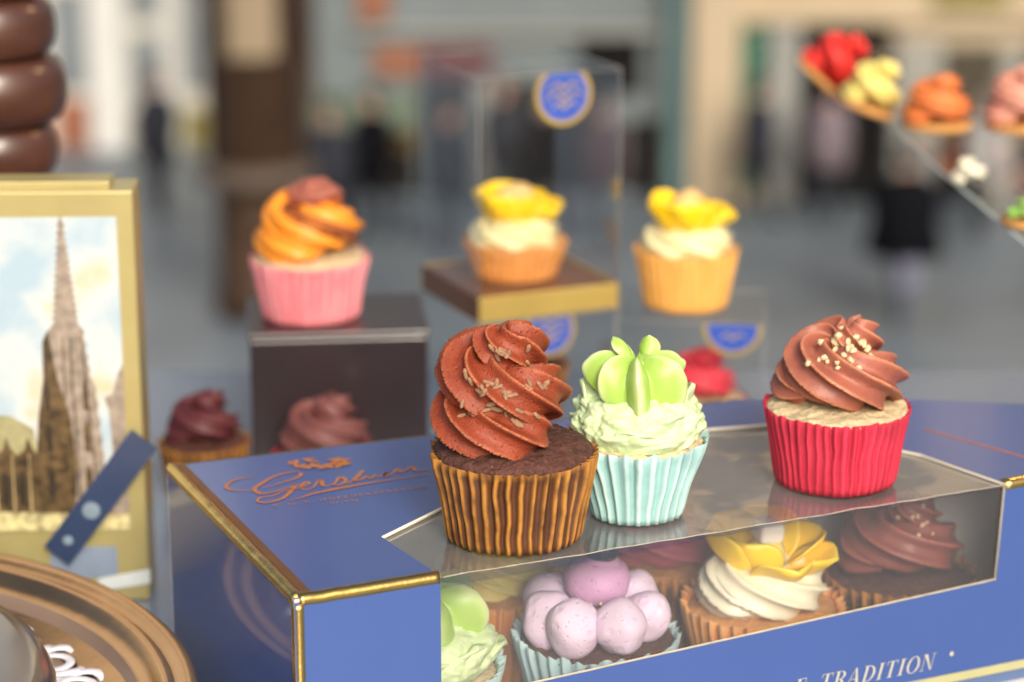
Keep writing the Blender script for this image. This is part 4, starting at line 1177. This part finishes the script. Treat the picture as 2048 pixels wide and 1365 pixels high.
cake_swirl('pale yellow swirl cake next to the red one on the glass shelf', (0.243, 1.640, 0.056), 0.72, M['yellow_cream'], 82, 1.25, rot=(0, R(20), 0))
cake_swirl('orange swirl cake with brown ridges on the glass shelf', (0.288, 1.615, 0.049), 0.85, M['orange_roll'], 83, 1.0, 10, 0.2)
cake_swirl('peach and brown striped swirl cake at the right picture edge on the glass shelf', (0.345, 1.610, 0.049), 0.92, M['peach_roll'], 84, 1.15, 10, 0.2)
gc = empty('flower_cake', (0.296, 1.330, 0.049), 0, 'lime green flower cake on the glass shelf at the right picture edge', 'flower cake')
lathe('biscuit_base', [(1e-5, 0), (0.020, 0), (0.020, 0.003), (1e-5, 0.003)], 32, M['golden_cake'], gc)
M['fresh_green'] = mat('fresh_green_cream', (150, 206, 84), 0.5, 0, 0.15, 60, sss=0.1, attr='ridge', attr_rgb=(200, 228, 140))
for i in range(9):
    petal(gc, 'petal', M['fresh_green'], 0.018, 0.012, 50 - (i % 3) * 18, -20, R(40 * i), (0, 0, 0.004 + 0.002 * (i % 2)), 0.002, cup=0.3, seed=i)
wr = empty('cream_rosette', (0.278, 1.440, 0.0487), 0, 'small white cream rosette on the bright edge of the glass shelf', 'rosette')
swirl(wr, M['white_cream'], -0.001, 0.40, 91, turns=1.6)

# ---------------------------------------------------------------- street: buildings across the square
def px(x): return (x - 1024) * 0.00613
def pz(y): return -3.78 - y * 0.00617
def facade(name, label, y, x0, x1, top, wallm, parts, depth=6.0):
    e = empty(name, ((x0 + x1) / 2, y, ground_z), 0, label, 'building')
    ox = (x0 + x1) / 2
    kk = y / 29.6
    px = lambda v: (v - 1024) * 0.00613 * kk
    pz = lambda v: 0.3615 + (-3.78 - v * 0.00617 - 0.3615) * kk
    box('wall', x0 - ox, x1 - ox, 0, depth, 0, top - ground_z, wallm, e)
    for nm, a, b, r0, r1, m, proud in parts:
        z1, z0 = pz(r0) - ground_z, pz(r1) - ground_z
        z0 = max(z0, 0.0)
        if proud > 0:
            box(nm, px(a) - ox, px(b) - ox, -proud, 0.02, z0, z1, m, e, min(0.02, proud / 3))
        else:
            box(nm, px(a) - ox, px(b) - ox, -0.03, 0.02, z0, z1, m, e)
    nwin = max(1, int((x1 - x0) / 1.6))
    for fl in range(4):                       # upper storeys, above the picture
        for i in range(nwin):
            wx = x0 - ox + (i + 0.5) * (x1 - x0) / nwin
            wz = 5.0 + fl * 3.3
            box('window', wx - 0.5, wx + 0.5, -0.03, 0.02, wz, wz + 1.9, M['pane_dark'], e)
    return e
M['pane_dark'] = mat('upper_window_glass', (60, 66, 74), 0.3, 0, 0.2, 1.5)
M['beige'] = mat('beige_stone', (186, 170, 144), 0.8, 0, 0.1, 1.5)
M['grey_st'] = mat('light_grey_stone', (150, 152, 148), 0.8, 0, 0.1, 1.5)
M['teal_wall'] = mat('grey_teal_render', (116, 126, 130), 0.8, 0, 0.12, 0.8)
M['white_wall'] = mat('off_white_render', (206, 204, 194), 0.8, 0, 0.1, 0.8)
M['pilaster'] = mat('white_pilaster', (216, 218, 216), 0.8, 0, 0.06, 1)
M['rose_wall'] = mat('rosy_beige_render', (150, 128, 112), 0.8, 0, 0.12, 0.8)
M['dark_open'] = mat('dark_glass_door', (22, 22, 23), 0.7, 0, 0.3, 2, spec=0.1)
M['dark_glass'] = mat('dark_shop_glass', (28, 26, 27), 0.5, 0, 0.3, 1.2, spec=0.2)
M['pane_grey'] = mat('grey_window_glass', (128, 136, 142), 0.15, 0, 0.2, 1.5)
M['green_sh'] = mat('green_shutter', (44, 110, 92), 0.5, 0, 0.1, 2)
M['teal_pipe'] = mat('teal_panel', (92, 124, 128), 0.5, 0, 0.1, 2)
M['olive'] = mat('olive_sign', (128, 118, 52), 0.5, 0, 0.1, 2)
M['green_aw'] = mat('grey_green_awning', (108, 124, 108), 0.7, 0, 0.1, 2)
M['ochre'] = mat('ochre_shopfront', (120, 96, 52), 0.6, 0, 0.3, 2)
M['maroon'] = mat('maroon_sign', (96, 48, 54), 0.5, 0, 0.2, 2)
M['rust'] = mat('rust_orange_panel', (150, 96, 70), 0.6, 0, 0.2, 2)
facade('arcade_building', 'beige stone building with dark doorways, grey pillars and a green shutter', 29.6, px(1336), px(2600), 15.0, M['beige'], [
    ('panel', 1338, 1378, -200, 420, M['teal_pipe'], 0.05),
    ('pier', 1382, 1478, -300, 410, M['beige'], 0.35),
    ('shutter', 1486, 1532, 42, 380, M['green_sh'], 0.06),
    ('pillar', 1538, 1598, 50, 405, M['grey_st'], 0.25),
    ('doorway', 1600, 1788, 52, 408, M['dark_open'], 0),
    ('pillar', 1792, 1884, 80, 408, M['grey_st'], 0.25),
    ('doorway', 1886, 1998, 92, 408, M['dark_open'], 0),
    ('pillar', 2000, 2044, 92, 408, M['grey_st'], 0.25),
    ('doorway', 2046, 2200, 92, 408, M['dark_open'], 0),
    ('lintel', 1482, 2500, 20, 46, M['beige'], 0.15),
    ('sign', 1868, 2010, -30, 16, M['olive'], 0.12)])
facade('shop_building', 'grey teal shop building with awning, signs and dark shop windows', 30.0, px(626), px(1334), 14.0, M['teal_wall'], [
    ('awning', 630, 835, 185, 240, M['green_aw'], 0.7),
    ('shopfront', 632, 832, 242, 300, M['ochre'], 0.10),
    ('shop_window', 634, 830, 302, 425, M['dark_glass'], 0),
    ('sign', 845, 985, 92, 152, M['maroon'], 0.12),
    ('sign', 745, 838, 95, 150, M['rust'], 0.10),
    ('sign', 716, 780, -60, 40, M['rust'], 0.10),
    ('cornice', 700, 1330, 55, 70, M['grey_st'], 0.15),
    ('shop_window', 842, 940, 165, 425, M['dark_glass'], 0),
    ('mullion', 946, 976, 160, 425, M['grey_st'], 0.08),
    ('shop_window', 984, 1075, 160, 425, M['dark_glass'], 0),
    ('mullion', 1077, 1104, 180, 425, M['grey_st'], 0.06),
    ('shop_window', 1106, 1215, 193, 425, M['dark_glass'], 0),
    ('window', 1158, 1286, 62, 190, M['dark_open'], 0),
    ('mullion', 1217, 1256, 195, 425, M['teal_wall'], 0.06),
    ('shop_window', 1258, 1330, 240, 425, M['dark_glass'], 0)])
facade('white_building', 'off-white building with tall white pilasters and grey windows', 33.0, -9.0, -3.55, 14.0, M['white_wall'], [
    ('pilaster', 178, 250, -200, 420, M['pilaster'], 0.25),
    ('window', 258, 318, -60, 40, M['pane_grey'], 0),
    ('window', 258, 318, 70, 200, M['pane_grey'], 0),
    ('door', 256, 322, 225, 420, M['dark_glass'], 0),
    ('window', 100, 170, -20, 180, M['pane_grey'], 0),
    ('pilaster', 328, 356, -200, 420, M['pilaster'], 0.25),
    ('window', 362, 400, -40, 180, M['pane_grey'], 0),
    ('shop_window', 100, 174, 200, 420, M['rust'], 0),
    ('door', 362, 402, 220, 420, M['olive'], 0)])
facade('rosy_building', 'rosy beige building between the white and the grey shop fronts', 31.5, -3.50, px(622), 14.0, M['rose_wall'], [
    ('window', 470, 520, -50, 120, M['dark_glass'], 0),
    ('window', 560, 610, -50, 120, M['maroon'], 0),
    ('door', 540, 600, 200, 420, M['dark_glass'], 0)])
# advertising column
M['brown_col'] = mat('dark_brown_column', (62, 42, 26), 0.7, 0, 0.35, 3)
M['poster'] = mat('beige_poster', (150, 134, 110), 0.7, 0, 0.1, 4)
M['stone_ring'] = mat('pale_stone_ring', (92, 80, 70), 0.8, 0, 0.1, 3)
ac = empty('advertising_column', (-2.62, 24.3, ground_z), 0, 'dark brown round advertising column with a beige poster', 'advertising column')
lathe('base', [(1e-3, 0), (0.46, 0), (0.46, 0.25), (0.42, 0.35), (0.42, 1.30), (0.44, 1.40)], 32, M['brown_col'], ac)
lathe('stone_ring', [(0.44, 1.41), (0.62, 1.44), (0.62, 1.56), (0.44, 1.62)], 32, M['stone_ring'], ac)
lathe('drum', [(0.44, 1.63), (0.50, 1.68), (0.50, 3.9), (0.56, 3.95), (0.56, 4.1), (0.3, 4.5), (1e-3, 4.6)], 32, M['brown_col'], ac)
pv, pf = [], []
for i in range(13):
    a = R(-115 + 60 * i / 12)
    pv += [(0.507 * math.cos(a), 0.507 * math.sin(a), 2.75), (0.507 * math.cos(a), 0.507 * math.sin(a), 3.7)]
mesh('poster', pv, [(2 * i, 2 * i + 2, 2 * i + 3, 2 * i + 1) for i in range(12)], M['poster'], ac, True)

# people on the square
def person(label, locn, rz, top, legs, hair, stride=0.18, h=1.72, arm=0.1, bulk=1.0):
    s = h / 1.72
    J = [((0, 0, 0.95), .15), ((0, 0, 1.15), .145), ((0, 0.01, 1.34), .17), ((0, 0.01, 1.46), .075), ((0, -0.01, 1.54), .06), ((0, -0.03, 1.60), .095), ((0, -0.02, 1.69), .085),
         ((-.17, 0.01, 1.40), .065), ((-.23, 0.03 + arm * .4, 1.14), .052), ((-.22, -0.02 - arm * .3, 0.90), .042), ((-.215, -.04 - arm * .3, 0.80), .035),
         ((.17, 0.01, 1.40), .065), ((.23, 0.03 - arm * .4, 1.14), .052), ((.22, 0.02 + arm * .5, 0.90), .042), ((.215, .02 + arm * .5, 0.80), .035),
         ((-.09, 0, 0.88), .10), ((-.10, -stride * .5, 0.50), .07), ((-.10, -stride * .8, 0.09), .047), ((-.10, -stride * .8 - .17, 0.045), .04),
         ((.09, 0, 0.88), .10), ((.10, stride * .3, 0.50), .07), ((.10, stride * .9, 0.10), .047), ((.10, stride * .9 - .16, 0.05), .04)]
    E = [(0, 1), (1, 2), (2, 3), (3, 4), (4, 5), (5, 6), (2, 7), (7, 8), (8, 9), (9, 10), (2, 11), (11, 12), (12, 13), (13, 14), (0, 15), (15, 16), (16, 17), (17, 18), (0, 19), (19, 20), (20, 21), (21, 22)]
    me = bpy.data.meshes.new('tmp')
    me.from_pydata([tuple(c * s for c in p) for p, _ in J], E, [])
    ob = bpy.data.objects.new('tmp', me)
    COL.objects.link(ob)
    ob.modifiers.new('skin', 'SKIN')
    for i, (p, r) in enumerate(J):
        sv = me.skin_vertices[0].data[i]
        sv.radius = (r * s, r * s)
        sv.use_root = (i == 0)
    sb = ob.modifiers.new('sub', 'SUBSURF'); sb.levels = 2; sb.render_levels = 2
    bpy.context.view_layer.update()
    body = bpy.data.meshes.new_from_object(ob.evaluated_get(bpy.context.evaluated_depsgraph_get()))
    bpy.data.objects.remove(ob)
    body.materials.clear()
    M.setdefault('skin', mat('skin', (206, 160, 136), 0.6, 0, 0.05, 8))
    for m in (legs, top, M['skin']):
        body.materials.append(m)
    for p in body.polygons:
        z = p.center.z / s
        p.material_index = 2 if z > 1.47 or (z < 0.84 and abs(p.center.x) > 0.19 * s) else (1 if z > 0.86 else 0)
        p.use_smooth = True
    e = empty('person', locn, rz, label, 'person')
    link_mesh('body', body, e)
    lathe('hair', [(1e-4, 1.775 * s), (0.06 * s, 1.765 * s), (0.105 * s, 1.70 * s), (0.108 * s, 1.62 * s), (0.085 * s, 1.55 * s)], 20, hair, e, loc=(0, 0.01, 0))
    lathe('coat', [(0.06 * s, 1.47 * s), (0.13 * s, 1.43 * s), (0.20 * s * bulk, 1.36 * s), (0.21 * s * bulk, 1.15 * s), (0.20 * s * bulk, 1.0 * s), (0.245 * s * bulk, 0.70 * s), (0.235 * s * bulk, 0.70 * s)], 24, top, e)
    # face
    for sx in (-1, 1):
        blob(e, 'eye', M['dark_open'], (sx * 0.035 * s, -0.118 * s, 1.635 * s), 0.011, 0.006, 0.008, 10, 0)
    blob(e, 'nose', M['skin'], (0, -0.128 * s, 1.605 * s), 0.013, 0.018, 0.022, 10, 0)
    return e
P_navy = mat('black_coat', (15, 16, 21), 0.9, spec=0.1)
P_dark = mat('dark_navy_jacket', (34, 38, 50), 0.8)
P_grey = mat('mauve_grey_coat', (124, 112, 120), 0.8)
P_light = mat('pale_grey_coat', (166, 166, 168), 0.8)
P_jean = mat('blue_grey_trousers', (64, 76, 92), 0.8)
P_blk = mat('dark_trousers', (36, 40, 48), 0.8)
H_dark = mat('dark_hair', (38, 32, 30), 0.6)
H_grey = mat('grey_hair', (120, 112, 108), 0.6)
person('person in a long black coat carrying a pale bag across the square', (3.98, 23.9, ground_z), R(200), P_navy, P_jean, H_dark, 0.24, 1.84, bulk=1.6)
bag = empty('shopping_bag', (3.97, 23.50, ground_z + 0.42), R(15), 'pale lilac shopping bag held by the person in the black coat', 'bag')
box('bag_body', -0.12, 0.12, -0.05, 0.05, 0.04, 0.34, mat('pale_lilac_paper', (112, 114, 136), 0.6), bag, 0.01)
tube('handle', [(-0.07, 0, 0.34), (-0.05, 0, 0.44), (0.05, 0, 0.44), (0.07, 0, 0.34)], 0.006, P_blk, bag, 6)
person('person in a mauve grey coat by the dark doorway', (3.78, 28.4, ground_z), R(160), P_grey, P_blk, H_dark, 0.15, 1.68)
person('person in a pale grey coat near the right pillar', (5.55, 27.8, ground_z), R(190), P_light, P_blk, H_grey, 0.2, 1.66)
person('person in dark clothes beside the green shutter', (2.93, 28.3, ground_z), R(90), P_dark, P_blk, H_dark, 0.2, 1.76)
person('person in dark clothes walking before the white building', (-4.30, 28.9, ground_z), R(30), P_dark, P_blk, H_dark, 0.2, 1.74)
person('person in a black jacket before the ochre shop front', (-1.62, 27.5, ground_z), R(-20), P_navy, P_blk, H_dark, 0.2, 1.78)
person('person in a navy jacket between the shop windows', (-0.1, 28.6, ground_z), R(10), P_dark, P_jean, H_grey, 0.2, 1.70)

person('person in a black coat left of the grey mullion outside the shop', (-0.72, 26.9, ground_z), R(15), P_navy, P_blk, H_dark, 0.12, 1.72, bulk=1.2)
person('person with bare head in black before the middle shop window', (0.42, 27.2, ground_z), R(-30), P_navy, P_blk, H_dark, 0.2, 1.80, bulk=1.15)
person('person in a dark maroon coat before the right shop window', (1.05, 27.6, ground_z), R(40), mat('dark_maroon_coat', (62, 34, 40), 0.8), P_blk, H_dark, 0.16, 1.66, bulk=1.25)
person('person in a dark jacket just right of the brown advertising column', (-2.05, 26.8, ground_z), R(-10), P_dark, P_blk, H_dark, 0.2, 1.75, bulk=1.2)
